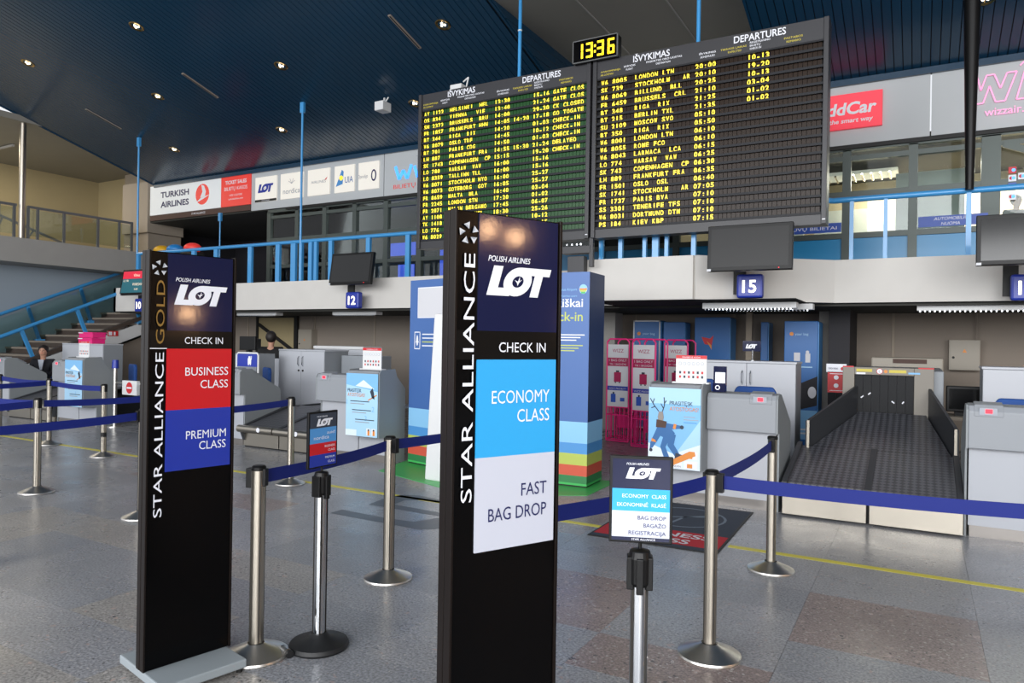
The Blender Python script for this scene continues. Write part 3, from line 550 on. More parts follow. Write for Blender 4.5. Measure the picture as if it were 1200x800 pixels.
# ---- stanchions
spole = None
def stanchion(x, y, label, rot=0):
    global spole
    if spole is None:
        t = thing('barrier_post', label, 'barrier post', (x, y, 0), rot, 'steel queue barrier posts'); spole = t
        MB().lathe([(.0001, 0), (.162, 0), (.166, .008), (.162, .018), (.10, .045), (.05, .064), (.042, .07)], 'steel', 40).build('base', t, smooth=True)
        b = MB().cyl((0, 0, .06), (0, 0, .955), .034, 'steel_satin', 24)
        for k in range(4): a = pi/4+k*pi/2; b.beam((.0335*cos(a), .0335*sin(a), .075), (.0335*cos(a), .0335*sin(a), .95), .008, .004, 'groove')
        b.build('pole', t, smooth=True)
        b = MB().cyl((0, 0, .955), (0, 0, .972), .037, 'black_plastic', 24).lathe([(.037, .972), (.03, .98), (.0001, .98)], 'black_plastic', 24).box(.02, .062, -.02, .02, .865, .965, 'black_plastic').box(-.045, -.02, -.018, .018, .875, .965, 'black_plastic')
        b.build('belt_head', t, bevel=.003)
        return t
    t = spole.copy(); COL.objects.link(t); t.location = (x, y, 0); t.rotation_euler = (0, 0, rot); t['label'] = label
    for c in spole.children:
        d = c.copy(); COL.objects.link(d); d.parent = t
    return t
P = dict(A=(-.946, 3.816), B=(-2.953, 2.575), D=(-3.148, 3.869), E=(-.929, 5.501), F=(-6.132, 5.79), G=(-7.921, 4.034), H=(-9.556, 5.701), I=(-11.222, 5.871), K=(-6.08, 3.985), Lq=(-12.99, 6.03), N=(-1.5, 2.36), O=(-3.12, 5.75), Q=(-7.85, 5.80), R=(-6.10, 2.0), S=(-9.72, 4.05), T=(-7.86, 2.2), U=(1.15, 4.15), V=(-11.12, 4.1))
def ang(a, b): return math.atan2(P[b][1]-P[a][1], P[b][0]-P[a][0])
stanchion(*P['A'], 'steel queue barrier post beside the small check-in sign, nearest on the right', 0)
stanchion(*P['B'], 'nearest steel queue barrier post, right behind the red and blue totem', RD(200))
stanchion(*P['D'], 'steel queue barrier post standing left of the cyan and white totem', RD(0))
stanchion(*P['E'], 'steel queue barrier post just in front of the right baggage belt', RD(270))
stanchion(*P['F'], 'steel queue barrier post in front of the left steel roller belt', RD(180))
stanchion(*P['G'], 'large steel queue barrier post at the left edge holding two belts', RD(180))
stanchion(*P['H'], 'steel queue barrier post with a black band low on its pole, on the left', RD(180))
stanchion(*P['I'], 'steel queue barrier post below the seated woman', RD(180))
stanchion(*P['K'], 'steel queue barrier post mostly hidden behind the red and blue totem', RD(270))
stanchion(*P['Lq'], 'steel queue barrier post cut by the left picture edge, only its base in view', 0)
stanchion(*P['N'], 'steel queue barrier post hidden behind the cyan and white totem', 0)
stanchion(*P['O'], 'steel queue barrier post behind the cyan and white totem, toward the kiosks', 0)
stanchion(*P['Q'], 'steel queue barrier post behind the red and blue totem, near the yellow line', 0)
b = MB().cyl((0, 0, .27), (0, 0, .33), .036, 'black_matt', 20); b.build('tape_band', [o for o in COL.objects if o.get('label', '').startswith('steel queue barrier post with a black band')][0])
def belt(a, c, label, t0=1):
    pa, pc = Vector(P[a]), Vector(P[c]); d = pc-pa; L = d.length; u = d/L; n = 14; mb = MB(); vs = []
    r0 = .055
    for i in range(n+1):
        s = r0+(L-2*r0)*i/n; f = i/n; sag = -.028*4*f*(1-f)*min(1, L/2.5); tw = .004*sin(f*6)
        x, y = pa.x+u.x*s-u.y*tw, pa.y+u.y*s+u.x*tw
        for q, z in ((-.0012, .882), (.0012, .882), (.0012, .952), (-.0012, .952)): vs.append((x-u.y*q-pa.x, y+u.x*q-pa.y, z+sag))
    fs = [(0, 1, 2, 3), tuple(n*4+k for k in (3, 2, 1, 0))]
    for i in range(n):
        for k in range(4): a0 = i*4+k; a1 = i*4+(k+1) % 4; fs.append((a0, a0+4, a1+4, a1))
    mb.add(vs, fs, 'belt_blue'); o = mb.build('barrier_belt', loc=(pa.x, pa.y, 0)); tag(o, label, 'belt', 'blue queue barrier belts')
belt('N', 'A', 'blue belt running behind the small check-in sign to the nearest right post')
belt('A', 'E', 'short blue belt going back to the post before the right baggage belt')
belt('A', 'U', 'blue belt crossing in front of the right baggage belt to the right edge')
belt('B', 'D', 'blue belt running behind the small sign on the left stand')
belt('D', 'O', 'blue belt leaving to the right from the post left of the centre totem')
belt('F', 'K', 'blue belt going left from the post by the roller belt, meeting the left totem')
belt('K', 'R', 'lowest blue belt at the left edge, coming out behind the left totem')
belt('G', 'Q', 'blue belt from the large left post to behind the left totem')
belt('S', 'G', 'blue belt from the left edge, the upper of two at the large left post')
belt('T', 'G', 'blue belt from the left edge, the lower of two at the large left post')
belt('I', 'H', 'blue belt between two far posts left of the red and blue totem')
belt('Lq', 'I', 'far blue belt from the left edge, upper one below the woman')
belt('V', 'I', 'far blue belt from the left edge, lower one below the woman')
# ---- sign stands
def sign_stand(label, loc, face, base, bands, texts, logo_dark='vinyl_navy'):
    t = thing('sign_stand', label, 'sign stand', (loc[0], loc[1], 0), 0, 'poster frames on barrier posts')
    if base: MB().lathe([(.0001, 0), (.152, 0), (.158, .012), (.15, .03), (.06, .055), (.04, .075), (.0001, .075)], 'rubber', 36).build('base', t, smooth=True); MB().cyl((-.11, -.15, .018), (-.02, -.18, .018), .02, 'rubber', 12).cyl((-.09, -.165, .02), (-.045, -.18, .02), .024, 'steel', 12).build('wheel', t, smooth=True)
    else: MB().lathe([(.0001, 0), (.152, 0), (.158, .012), (.15, .03), (.06, .055), (.04, .075)], 'rubber', 36).build('base', t, smooth=True)
    b = MB().cyl((0, 0, .05), (0, 0, .86), .031, 'chrome', 24)
    for k in range(4): a = face+pi/4+k*pi/2; b.beam((.0305*cos(a), .0305*sin(a), .075), (.0305*cos(a), .0305*sin(a), .86), .012, .004, 'groove')
    b.build('pole', t, smooth=True)
    h = bpy.data.objects.new('clamp_head', None); COL.objects.link(h); bpy.data.objects.remove(h)
    b = MB().lathe([(.033, .81), (.040, .82), (.041, .905), (.034, .93), (.0001, .936)], 'black_plastic', 24).box(-.044, -.02, -.028, .028, .80, .91, 'black_plastic').box(.02, .044, -.028, .028, .80, .91, 'black_plastic').box(-.012, .012, -.05, -.03, .79, .91, 'black_plastic')
    o = b.build('clamp_head', t, bevel=.003); o.rotation_euler = (0, 0, face)
    MB().cyl((0, 0, .93), (0, 0, .965), .006, 'black_plastic', 10).build('stem', t)
    f = MB().box(-.107, .107, -.008, .008, .955, 1.252, 'black_plastic').build('frame', t, bevel=.003); f.rotation_euler = (0, 0, face)
    p = Pr((0, -.0085, 0), X, Z)
    for x0, z0, w, hh, m in bands: p.rect(x0, z0, w, hh, m, 0)
    logo(p, -.052, 1.175, .038, dark=logo_dark, w=.118); p.text('POLISH AIRLINES', -.05, 1.222, .008, 'ink_white', w=.075, shear=.2)
    for s, x, z, hh, c, w in texts: p.text(s, x, z, hh, c, w=w, al='r')
    o = p.build('poster', t); o.rotation_euler = (0, 0, face); return t
sign_stand('chrome post with framed cyan and white economy class sign, near right foreground', (-.827, 2.364), RD(21), False,
  [(-.097, 1.14, .194, .102, 'vinyl_navy'), (-.097, 1.064, .194, .076, 'vinyl_cyan'), (-.097, .975, .194, .089, 'vinyl_white'), (-.097, .963, .194, .012, 'vinyl_navy')],
  [('ECONOMY  CLASS', .085, 1.11, .013, 'ink_white', .148), ('EKONOMINĖ  KLASĖ', .085, 1.08, .013, 'ink_white', .165), ('BAG DROP', .085, 1.036, .014, 'ink_navy', .095), ('BAGAŽO', .085, 1.01, .014, 'ink_navy', .075), ('REGISTRACIJA', .085, .984, .014, 'ink_navy', .125), ('STAR ALLIANCE', .05, .965, .007, 'ink_white', .08)])
sign_stand('chrome post on black rubber base with small red and blue framed sign', (-2.76, 2.825), RD(100-10), True,
  [(-.097, 1.165, .194, .077, 'mat_navy'), (-.097, 1.085, .194, .08, 'mid_blue'), (-.097, 1.025, .194, .06, 'vinyl_red'), (-.097, .963, .194, .062, 'vinyl_blue')],
  [('nordica', .04, 1.105, .02, 'ink_white', .11), ('zuid!', .085, 1.13, .016, 'ink_white', .06), ('BUSINESS', .085, 1.06, .012, 'ink_white', .075), ('CLASS', .085, 1.038, .012, 'ink_white', .05), ('PREMIUM', .085, 1.0, .012, 'ink_white', .07), ('CLASS', .085, .976, .012, 'ink_white', .05)], 'mat_navy')
# ---- departures boards
L1 = [('AY 1122', 'HELSINKI  HEL', '13:30', '', '15-16', 'GATE CLOS'), ('OS 834', 'VIENNA   VIE', '13:40', '', '21-24', 'GATE CLOS'), ('SN 2372', 'BRUSSELS  BRU', '14:00', '', '29-30', 'CK CLOSED'), ('FR 1857', 'FRANKFURT HHN', '14:05', '14:20', '17-18', 'GO TOGATE'),
 ('BT 344', 'RIGA  RIX', '14:20', '', '01-03', 'CHECK-IN'), ('W6 8079', 'OSLO TRF', '14:45', '', '10-12', 'CHECK-IN'), ('BT 701', 'PARIS CDG', '14:50', '', '01-03', 'CHECK-IN'), ('LH 887', 'FRANKFURT FRA', '14:55', '15:30', '21-24', 'DELAYED'),
 ('SK 1743', 'COPENHAGEN  CP', '15:15', '', '19-20', 'CHECK-IN'), ('LO 780', 'WARSAW  WAW', '16:00', '', '15-16', ''), ('LO 8359', 'TALLINN TLL', '16:00', '', '15-16', ''), ('W6 8071', 'STOCKHOLM NYO', '16:00', '', '25-27', ''),
 ('W6 8073', 'GOTEBORG  GOT', '16:05', '', '25-27', ''), ('FR 8659', 'MALTA  MLA', '16:40', '', '03-04', ''), ('FR 2245', 'LONDON STN', '17:20', '', '01-02', ''), ('FR 2871', 'MILAN BERGAMO', '17:45', '', '06-07', ''),
 ('AY 1108', 'HELSINKI HEL', '18:30', '', '25-26', ''), ('TK 1418', 'ISTANBUL IST', '18:40', '', '10-12', ''), ('LO 776', 'WARSAW WAW', '19:05', '', '13-15', ''), ('W6 8029', 'LONDON LTN', '19:50', '', '10-13', '')]
R1 = [('W6 8005', 'LONDON LTN', '20:00', '', '10-13', ''), ('SK 739', 'STOCKHOLM   AR', '20:10', '', '19-20', ''), ('W6 8069', 'BILLUND  BLL', '20:25', '', '10-13', ''), ('FR 6459', 'BRUSSELS  CRL', '21:10', '', '03-04', ''), ('BT 348', 'RIGA  RIX', '21:25', '', '01-02', ''),
 ('BT 215', 'BERLIN TXL', '21:35', '', '01-02', ''), ('SU 2109', 'MOSCOW SVO', '05:10', '', '', ''), ('BT 350', 'RIGA  RIX', '05:50', '', '', ''), ('W6 8001', 'LONDON LTN', '06:10', '', '', ''), ('W6 8055', 'ROME FCO', '06:10', '', '', ''), ('W6 8043', 'LARNACA  LCA', '06:15', '', '', ''),
 ('LO 774', 'WARSAW  WAW', '06:25', '', '', ''), ('SK 743', 'COPENHAGEN  CP', '06:30', '', '', ''), ('LH 889', 'FRANKFURT FRA', '06:35', '', '', ''), ('FR 1501', 'OSLO  OSL', '06:40', '', '', ''), ('SK 1741', 'STOCKHOLM   AR', '07:05', '', '', ''), ('FR 1737', 'PARIS BVA', '07:10', '', '', ''), ('S5 3301', 'TENERIFE TFS', '07:10', '', '', ''), ('W6 8031', 'DORTMUND DTM', '07:10', '', '', ''), ('PS 184', 'KIEV KBP', '07:15', '', '', '')]
def board(x0, x1, rows, start, label, fm):
    t = thing('departures_board', label, 'information board', (x0, 9.5, 3.137), 0, 'departures boards'); W_ = x1-x0; H = 2.531; ZB = 3.137
    MB().box(.06, W_-.06, 0, .22, .0, .12, 'board_frame').box(.06, W_-.06, 0, .22, 2.26, H, 'board_frame').box(.05, W_-.05, .16, .22, .1, 2.3, 'board_frame').build('case', t)
    for a, c in ((0, .06), (W_-.06, W_)): MB().box(a, c, -.03, .24, 0, H, 'board_frame').build('side_post', t, bevel=.006)
    MB().box(.062, W_-.062, -.006, 0, 2.27, H-.01, 'board_frame').build('header_panel', t)
    MB().box(.06, W_-.06, .06, .07, .1, 2.3, 'flap_back').build('back_panel', t)
    cp = .0563; xs0 = start-x0; zt = 5.348-ZB; pitch = .1063
    rm = MB()
    for k in range(52):
        rm.box(xs0+k*cp-.004, xs0+k*cp+cp-.010, .030, .055, -.036, .036, fm)
    for r in range(21):
        z = zt+.0532-pitch*r
        MB().box(.06, W_-.06, -.004, .05, z-.0155, z+.0155, 'board_slat').build('row_divider', t)
    r0 = rm.build('flap_row', t, kind='stuff'); r0.location = (0, 0, zt)
    for r in range(1, 20):
        o = bpy.data.objects.new('flap_row', r0.data); COL.objects.link(o); o.parent = t; o['kind'] = 'stuff'; o.location = (0, 0, zt-pitch*r)
    for r, row in enumerate(rows):
        p = Pr((0, .029, 0), X, Z); z = zt-pitch*r
        for idx, s in zip((0, 9, 24, 30, 36, 42), row):
            for k, ch in enumerate(s):
                if ch == ' ': continue
                if ch == 'O' or ch == '0': pass
                cx = xs0+(idx+k)*cp+cp/2-.007
                g_ = glyph(ch, .032); w = min(.045, (g_[3]-g_[2])*.098)
                p.text(ch, cx, z-(.034 if ch != '-' else .036), .068, 'flap_yellow', w=w, al='c', bold=.032, l=1)
        p.build('row_lettering', t)
    p = Pr((0, -.007, 0), X, Z)
    def c(i): return xs0+i*cp
    p.text('IŠVYKIMAS', c(9)-.02, 2.415, .092, 'ink_white', w=.52, bold=.015).text('DEPARTURES', c(33)-.0, 2.415, .092, 'ink_white', w=.64, bold=.015)
    for s, i, z, col, w in (('AVIAKOMPANIJA', 0, 2.345, 'ink_yellow', .30), ('AIR COMPANY', 0, 2.30, 'ink_yellow', .2), ('SKRYDIS', 6.2, 2.365, 'ink_white', .17), ('FLIGHT', 6.8, 2.32, 'ink_white', .1), ('PASKIRTIES ORO UOSTAS', 12, 2.37, 'ink_white', .5), ('DESTINATION', 14.5, 2.325, 'ink_white', .2),
        ('IŠVYKIMAS', 25, 2.345, 'ink_white', .22), ('SCHEDULED', 25.3, 2.30, 'ink_white', .19), ('TIKRASIS LAIKAS', 30, 2.345, 'ink_yellow', .33), ('EXPECTED', 31.7, 2.30, 'ink_yellow', .17), ('REGISTRAVIMO', 36.6, 2.375, 'ink_white', .25), ('BILIETŲ', 36.6, 2.335, 'ink_white', .13), ('CHECK-IN', 36.6, 2.295, 'ink_white', .14), ('PASTABOS', 44, 2.345, 'ink_yellow', .22), ('REMARKS', 44.5, 2.30, 'ink_yellow', .17)):
        p.text(s, c(i), z-.0, .026, col, w=w, bold=.01)
    p.build('header_lettering', t)
    MB().box(W_-.045, W_-.01, -.034, -.03, .05, .062, 'ink_white').build('maker_plate', t)
    return t
board(-7.23, -4.165, L1, -7.148, 'left departures board with green reflection coloured into its flaps and yellow flight rows', 'flap_green_reflection')
board(-4.13, -1.02, R1, -4.018, 'right departures board with dark lower rows, from 20:00 to 07:15', 'flap_brown_reflection')
t = thing('digital_clock', 'small digital clock showing 13:36 on top of the departures boards', 'clock', (-4.41, 9.4, 5.655)); MB().box(0, .675, 0, .16, 0, .31, 'black_gloss').build('case', t, bevel=.004)
b = MB().box(-.006, .681, -.008, .02, -.006, .006, 'rail_grey').box(-.006, .681, -.008, .02, .304, .316, 'rail_grey').box(-.006, .006, -.008, .02, 0, .31, 'rail_grey').box(.669, .681, -.008, .02, 0, .31, 'rail_grey'); b.build('bezel', t)
SEG = {'1': 'bc', '3': 'abgcd', '6': 'afgecd'}
p = Pr((0, -.003, 0), X, Z)
def seg7(p, ch, x, y, w, h, t_, m):
    g = .004
    R_ = {'a': (x+g, y+h-t_, w-2*g, t_), 'g': (x+g, y+h/2-t_/2, w-2*g, t_), 'd': (x+g, y, w-2*g, t_), 'f': (x, y+h/2+g, t_, h/2-2*g), 'b': (x+w-t_, y+h/2+g, t_, h/2-2*g), 'e': (x, y+g, t_, h/2-2*g), 'c': (x+w-t_, y+g, t_, h/2-2*g)}
    for s in SEG[ch]: p.rect(*R_[s], m, 1)
for ch, x in (('1', .05), ('3', .2), ('3', .37), ('6', .53)): seg7(p, ch, x, .045, .105, .215, .03, 'led')
p.rect(.325, .10, .028, .035, 'led').rect(.325, .18, .028, .035, 'led'); p.build('digits', t)
t = thing('board_support', 'dark steel bracket and duct carrying the boards at the concrete slab', 'bracket', (-4.5, 9.55, 2.4))
MB().box(-.02, .24, 0, .12, -.1, .50, 'board_frame').build('duct', t, bevel=.004); MB().box(-.08, .36, -.06, .1, .53, .64, 'board_frame').build('crossbar', t, bevel=.004); MB().box(.34, .40, -.05, .02, .33, .75, 'board_frame').build('leg', t, bevel=.004)
b = MB()
for x in (0, .08, .16, .22): b.cyl((x, -.07, .66), (x, -.06, .66), .014, 'chrome', 8)
b.build('bolt', t)
# ---- monitors and counter numbers hung on the slab
def monitor(label, x, y, z, w, h, tilt, content=None, yaw=0, ywall=None):
    t = thing('monitor', label, 'monitor', (x, y, z), yaw, 'monitors over the check-in counters')
    f = MB().box(-w/2, w/2, -.03, .05, -h/2, h/2, 'black_plastic').build('case', t, bevel=.008); s = MB().box(-w/2+.045, w/2-.045, -.033, -.028, -h/2+.05, h/2-.045, content or 'screen_black').build('screen', f)
    MB().box(w/2-.16, w/2-.15, -.035, -.03, -h/2+.018, -h/2+.026, 'red_led').box(-w/2+.0, -w/2+.05, -.034, -.03, -h/2, -h/2+.03, 'ink_silver').build('status_light', f)
    f.rotation_euler = (-tilt, 0, 0)
    yw = (ywall or y+.5)-y
    MB().beam((0, .05, -.05), (0, yw, -.12), .06, .08, 'black_matt').box(-.1, .1, .04, .08, -.15, .1, 'black_matt').build('wall_arm', t)
    return t, f
monitor('large switched-off monitor above the counter number 15', -1.88, 9.28, 2.865, 1.03, .585, RD(4), 'screen_grey', ywall=10.35)
monitor('switched-off monitor above the counter number 12', -9.56, 10.5, 2.995, 1.05, .62, RD(9), ywall=11)
monitor('switched-off monitor at the right picture edge', 1.06, 9.65, 2.86, 1.06, .57, RD(4), ywall=11)
t, f = monitor('lit monitor with red and teal screen at the left end of the slab', -16.2, 10.4, 2.91, 1.12, .62, RD(9), 'screen_teal_lit', ywall=11)
p = Pr((0, -.036, 0), X, Z).rect(-.51, .08, 1.02, .18, 'poster_red_lit').text('Vilnius', -.1, .13, .07, 'screen_text_lit').text('LO 780', -.47, .01, .05, 'screen_text_lit').text('WARSAW', -.1, -.09, .07, 'screen_text_lit').text('16:00', .0, -.2, .05, 'screen_text_lit').build('screen_print', t); p.parent = f
def number(label, s, x, y, z, yw):
    t = thing('counter_number', label, 'sign', (x, y, z), 0, 'lit counter numbers'); MB().box(-.17, .17, 0, .13, -.16, .16, 'vinyl_blue').build('box', t, bevel=.03)
    Pr((0, -.002, 0), X, Z).text(s, 0, -.085, .17, 'digit_lit', al='c', bold=.02).build('digits', t); MB().beam((-.1, .12, 0), (-.1, yw-y, 0), .06, .2, 'black_matt').box(-.24, -.08, .14, .18, -.1, .42, 'black_matt').build('bracket', t); return t
number('lit blue number sign fifteen under the large grey monitor', '15', -2.0, 9.9, 2.433, 10.3); number('lit blue number sign twelve, left of the centre totem', '12', -9.655, 10.62, 2.40, 11); number('lit blue number sign cut by the right picture edge', '16', 1.115, 10.6, 2.395, 11); number('lit blue number sign ten beside the left totem', '10', -16.42, 10.6, 2.38, 11)
# ---- check-in desks
def deer_poster(p, w, h):
    p.rect(0, 0, w, h, 'poster_mid', 1).poly([(0, 0), (w, 0), (w, h*.35), (w*.5, h*.18), (0, h*.30)], 'snow', 2).poly([(w*.55, h*.2), (w, h*.62), (w, h*.32)], 'poster_lblue', 3).rect(0, h*.80, w, h*.2, 'poster_lblue', 2)
    p.text('PRASITĘSK', w*.41, h*.79, .042, 'text_dark', w=w*.44, l=9).text('ATOSTOGAS!', w*.41, h*.72, .042, 'orange', w=w*.55, l=9)
    for i, ww in enumerate((.22, .28, .25)): p.rect(w*.68, h*(.645-.035*i), w*ww, .009, 'mid_blue' if i == 2 else 'ink_grey', 3)
    LL = [4]
    def q(*pts, m='suit_blue', l=4): LL[0] += .25; p.poly([(a*w, c*h) for a, c in pts], m, LL[0]+(3 if m != 'suit_blue' else 0))
    q((.18, .62), (.30, .62), (.28, .70), (.20, .70), m='deer_grey', l=6); q((.20, .55), (.28, .55), (.30, .64), (.18, .64), m='deer_grey', l=5)       # head
    for a, c, e, f_ in ((.2, .7, .10, .78), (.10, .78, .03, .86), (.08, .80, .11, .86), (.13, .76, .05, .74), (.27, .7, .31, .78), (.31, .78, .30, .88), (.305, .80, .345, .84), (.29, .74, .24, .80)): p.line(a*w, c*h, e*w, f_*h, .009, 'text_dark', 6)
    q((.15, .50), (.34, .50), (.36, .58), (.16, .60), m='brown', l=7); q((.18, .56), (.36, .56), (.52, .44), (.44, .34), (.22, .40))                       # scarf, trunk
    q((.34, .56), (.62, .54), (.62, .50), (.36, .48)); p.disc(w*.65, h*.52, .02, 'text_dark', 6); q((.20, .54), (.04, .30), (.03, .22), (.09, .24), (.28, .44)); p.disc(w*.055, h*.21, .018, 'text_dark', 6)
    q((.50, .56), (.55, .55), (.53, .49), (.48, .50), m='orange', l=6); q((.07, .36), (.14, .34), (.16, .31), (.06, .32), m='orange', l=6)
    q((.40, .44), (.54, .42), (.50, .30), (.62, .18), (.54, .14), (.38, .28)); q((.30, .40), (.44, .38), (.34, .26), (.44, .10), (.34, .08), (.24, .26)); q((.54, .20), (.66, .18), (.64, .14), (.52, .12), m='text_dark', l=5); q((.32, .13), (.44, .11), (.42, .06), (.30, .07), m='text_dark', l=5)
    q((.18, .0), (.36, .0), (.92, .18), (.90, .23), (.80, .23), m='orange', l=6)
    p.rect(w*.42, .01, w*.24, h*.09, 'ink_white', 7).rect(w*.70, .01, w*.26, h*.10, 'ink_white', 7).rect(w*.76, .11, w*.2, h*.09, 'ink_white', 7).text('LANDEN', w*.44, .02, .018, 'text_dark', l=8, w=w*.2).rect(w*.76, .02, w*.1, h*.05, 'orange', 8).rect(w*.8, .115, w*.06, h*.05, 'orange', 8)
def rules_poster(p, w, h):
    p.rect(0, 0, w, h, 'poster_lblue', 1).poly([(0, h*.82), (w, h*.72), (w, h), (0, h)], 'poster_mid', 2).poly([(w*.3, h*.8), (w*.55, h*.9), (w*.9, h*.76)], 'snow', 3).rect(0, 0, w*.35, h*.1, 'snow', 3)
    p.text('PRASITĘSK', w*.05, h*.70, .05, 'text_dark', w=w*.44, l=6).text('ATOSTOGAS!', w*.05, h*.63, .05, 'orange', w=w*.55, l=6)
    for i, z in enumerate((.55, .51, .41, .37, .26, .22)): p.rect(w*(.14 if i < 2 else .2 if i < 4 else .3), h*z, w*(.6 if i % 2 == 0 else .45), .011, 'text_dark' if i % 2 == 0 else 'ink_grey', 4)
    p.text('1', w*.03, h*.5, .07, 'poster_mid', l=3).text('2', w*.82, h*.4, .07, 'poster_mid', l=3).text('3', w*.6, h*.25, .07, 'poster_mid', l=3)
    p.poly([(w*.76, h*.72), (w*.84, h*.78), (w*.88, h*.70), (w*.9, h*.6), (w*.82, h*.62), (w*.8, h*.66)], 'text_dark', 5).line(w*.7, h*.58, w*.97, h*.67, .015, 'orange', 5)
    for a, c in ((.72, .03), (.88, .03)): p.rect(w*a-.03, .02, .07, .09, 'ink_white', 5).rect(w*a-.01, .02, .035, .06, 'orange', 6).rect(w*a-.008, .08, .028, .02, 'text_dark', 6)
def desk(x, side, label, poster, chair_lab=None, cal=None):
    """x: end of the counter beside the baggage belt; side +1 continues to the right, -1 to the left"""
    t = thing('check_in_desk', label, 'desk', (x, 7.35, 0), 0, 'check-in desks'); s = side
    MB().box(s*.03, s*1.24, .1, .42, .1, .80, 'desk_white').build('body', t); MB().box(s*.04, s*1.24, .11, .4, 0, .1, 'plinth').build('plinth', t)
    MB().prism([(0, .78), (0, 1.10), (.03, 1.15), (.24, 1.16), (.42, 1.06), (.42, .78)], 'x', s*.018, s*.69, 'counter_grey').build('counter_top', t, bevel=.008)
    MB().prism([(.0, .775), (.0, 1.11), (.035, 1.155), (.2, 1.155), (.78, .84), (.8, .8), (.8, 0), (.1, 0), (.1, .775)], 'x', 0, s*.018, 'counter_side').build('end_panel', t, bevel=.003)
    w0, w1 = (.70, 1.26)
    MB().box(s*(w0+.019), s*(w1-.019), -.15, .16, .36, 1.2, 'counter_grey').prism([(-.15, 1.2), (-.13, 1.225), (.16, 1.235), (.16, 1.2)], 'x', s*(w0+.019), s*(w1-.019), 'counter_grey').build('tower', t, bevel=.01)
    for xx in (w0-.0, w1-.018): MB().prism([(-.14, .36), (-.14, 1.2), (-.10, 1.24), (.18, 1.25), (.22, 1.15), (.4, .98), (.4, 0), (.1, 0), (.1, .36)], 'x', s*xx, s*(xx+.018), 'counter_side').build('tower_side', t, bevel=.003)
    p = Pr((min(s*w0, s*w1)+.01, -.156, .37), X, Z); (deer_poster if poster == 'deer' else rules_poster)(p, .54, .82); p.build('poster', t)
    a, c = (s*.06, s*.27); lo = min(a, c)
    MB().prism([(-.006, 1.06), (-.006, 1.10), (.03, 1.16), (.16, 1.18), (.16, 1.06)], 'x', a, c, 'counter_grey').build('scale_housing', t, bevel=.004)
    MB().box(lo+.035, lo+.165, -.012, -.004, 1.075, 1.135, 'ink_grey').build('scale_display', t); MB().box(lo+.08, lo+.13, -.016, -.012, 1.09, 1.125, 'red_led').build('scale_digits', t)
    MB().box(s*.1, s*1.2, .42, .75, .70, .73, 'desk_white').build('work_top', t)
    if cal:
        k = thing('notice_stand', cal, 'notice', (x+s*1.0-.16 if s > 0 else x+s*.86-.16, 7.36, 1.236), 0, 'baggage rule notices'); MB().box(-.03, .35, -.03, .06, 0, .015, 'white_paint').build('foot', k)
        MB().box(0, .32, 0, .008, .015, .29, 'white_paint').build('panel', k); p = Pr((0, -.001, 0), X, Z).rect(0, .255, .32, .035, 'red')
        p.text('DANGEROUS GOODS', .16, .264, .014, 'ink_white', al='c')
        for i in range(6):
            p.disc(.045+i*.046, .205, .015, 'ink_grey').disc(.045+i*.046, .205, .011, 'ink_white', 2); p.rect(.035+i*.046, .10, .02, .025, 'red' if i % 2 else 'text_dark').rect(.035+i*.046, .055, .02, .025, 'text_dark' if i % 2 else 'red')
        p.build('print', k)
    return t
desk(-1.195, -1, 'light grey check-in desk with snowboarding deer poster, left of the right baggage belt', 'deer', cal='white notice with red top standing on the desk with the deer poster')
desk(.35, 1, 'light grey check-in desk cut by the right picture edge', 'rules')
desk(-7.32, 1, 'light grey check-in desk under number 12 with a blue text poster', 'rules', cal='white notice with red top standing on the desk under number 12')
desk(-8.87, -1, 'light grey check-in desk partly hidden by the right side of the left totem', 'rules')
desk(-13.97, 1, 'light grey check-in desk left of the left totem with a blue text poster', 'rules', cal='white notice with red top standing on the desk beside the pink boxes')
desk(-15.675, -1, 'light grey check-in desk at the left picture edge beside the seated woman', 'rules')
t = thing('leaflet_holder', 'navy leaflet holder with white card standing on the deer poster desk', 'leaflet holder', (-1.84, 7.42, 1.16)); MB().box(0, .13, 0, .02, 0, .26, 'vinyl_navy').box(0, .13, -.03, 0, 0, .09, 'vinyl_navy').build('holder', t); MB().box(.02, .12, -.012, -.004, .07, .2, 'ink_white').build('card', t); Pr((0, -.031, 0), X, Z).disc(.05, .045, .025, 'ink_white').disc(.05, .045, .015, 'vinyl_navy', 2).build('emblem', t)
# ---- office chairs
def chair(label, x, y, rz, top=1.08):
    t = thing('office_chair', label, 'chair', (x, y, 0), rz, 'blue office chairs'); b = MB()
    b.prism([(-.2, .62), (-.23, top-.06), (-.19, top), (.19, top), (.23, top-.06), (.2, .62)], 'y', .20, .26, 'chair_blue'); b.build('backrest', t, bevel=.02)
    MB().box(-.23, .23, -.24, .2, .43, .5, 'chair_blue').build('seat', t, bevel=.03); MB().beam((0, .22, .42), (0, .25, .75), .06, .02, 'black_matt').build('back_stem', t); MB().cyl((0, 0, .08), (0, 0, .43), .025, 'black_matt').build('gas_lift', t, smooth=True)
    b = MB()
    for k in range(5):
        a = k*2*pi/5; b.beam((0, 0, .09), (.28*cos(a), .28*sin(a), .06), .04, .03, 'black_matt'); b.ball((.28*cos(a), .28*sin(a), .03), .03, 'black_matt', 8)
    b.build('star_base', t); return t
chair('blue office chair behind the deer poster desk, left one', -2.25, 8.5, RD(180), 1.25); chair('blue office chair behind the deer poster desk, right one', -1.6, 8.55, RD(180), 1.18)
chair('blue office chair behind the desk right of the left totem', -9.25, 8.5, RD(150), 1.15); chair('blue office chair behind the desk under number 12', -6.2, 8.5, RD(200), 1.12); chair('dark blue office chair the woman sits on', -16.96, 8.76, RD(48), 1.0); chair('blue office chair beside the pink boxes', -12.9, 8.5, RD(160), 1.1)
chair('blue office chair behind the right edge desk', .85, 8.55, RD(180), 1.17)
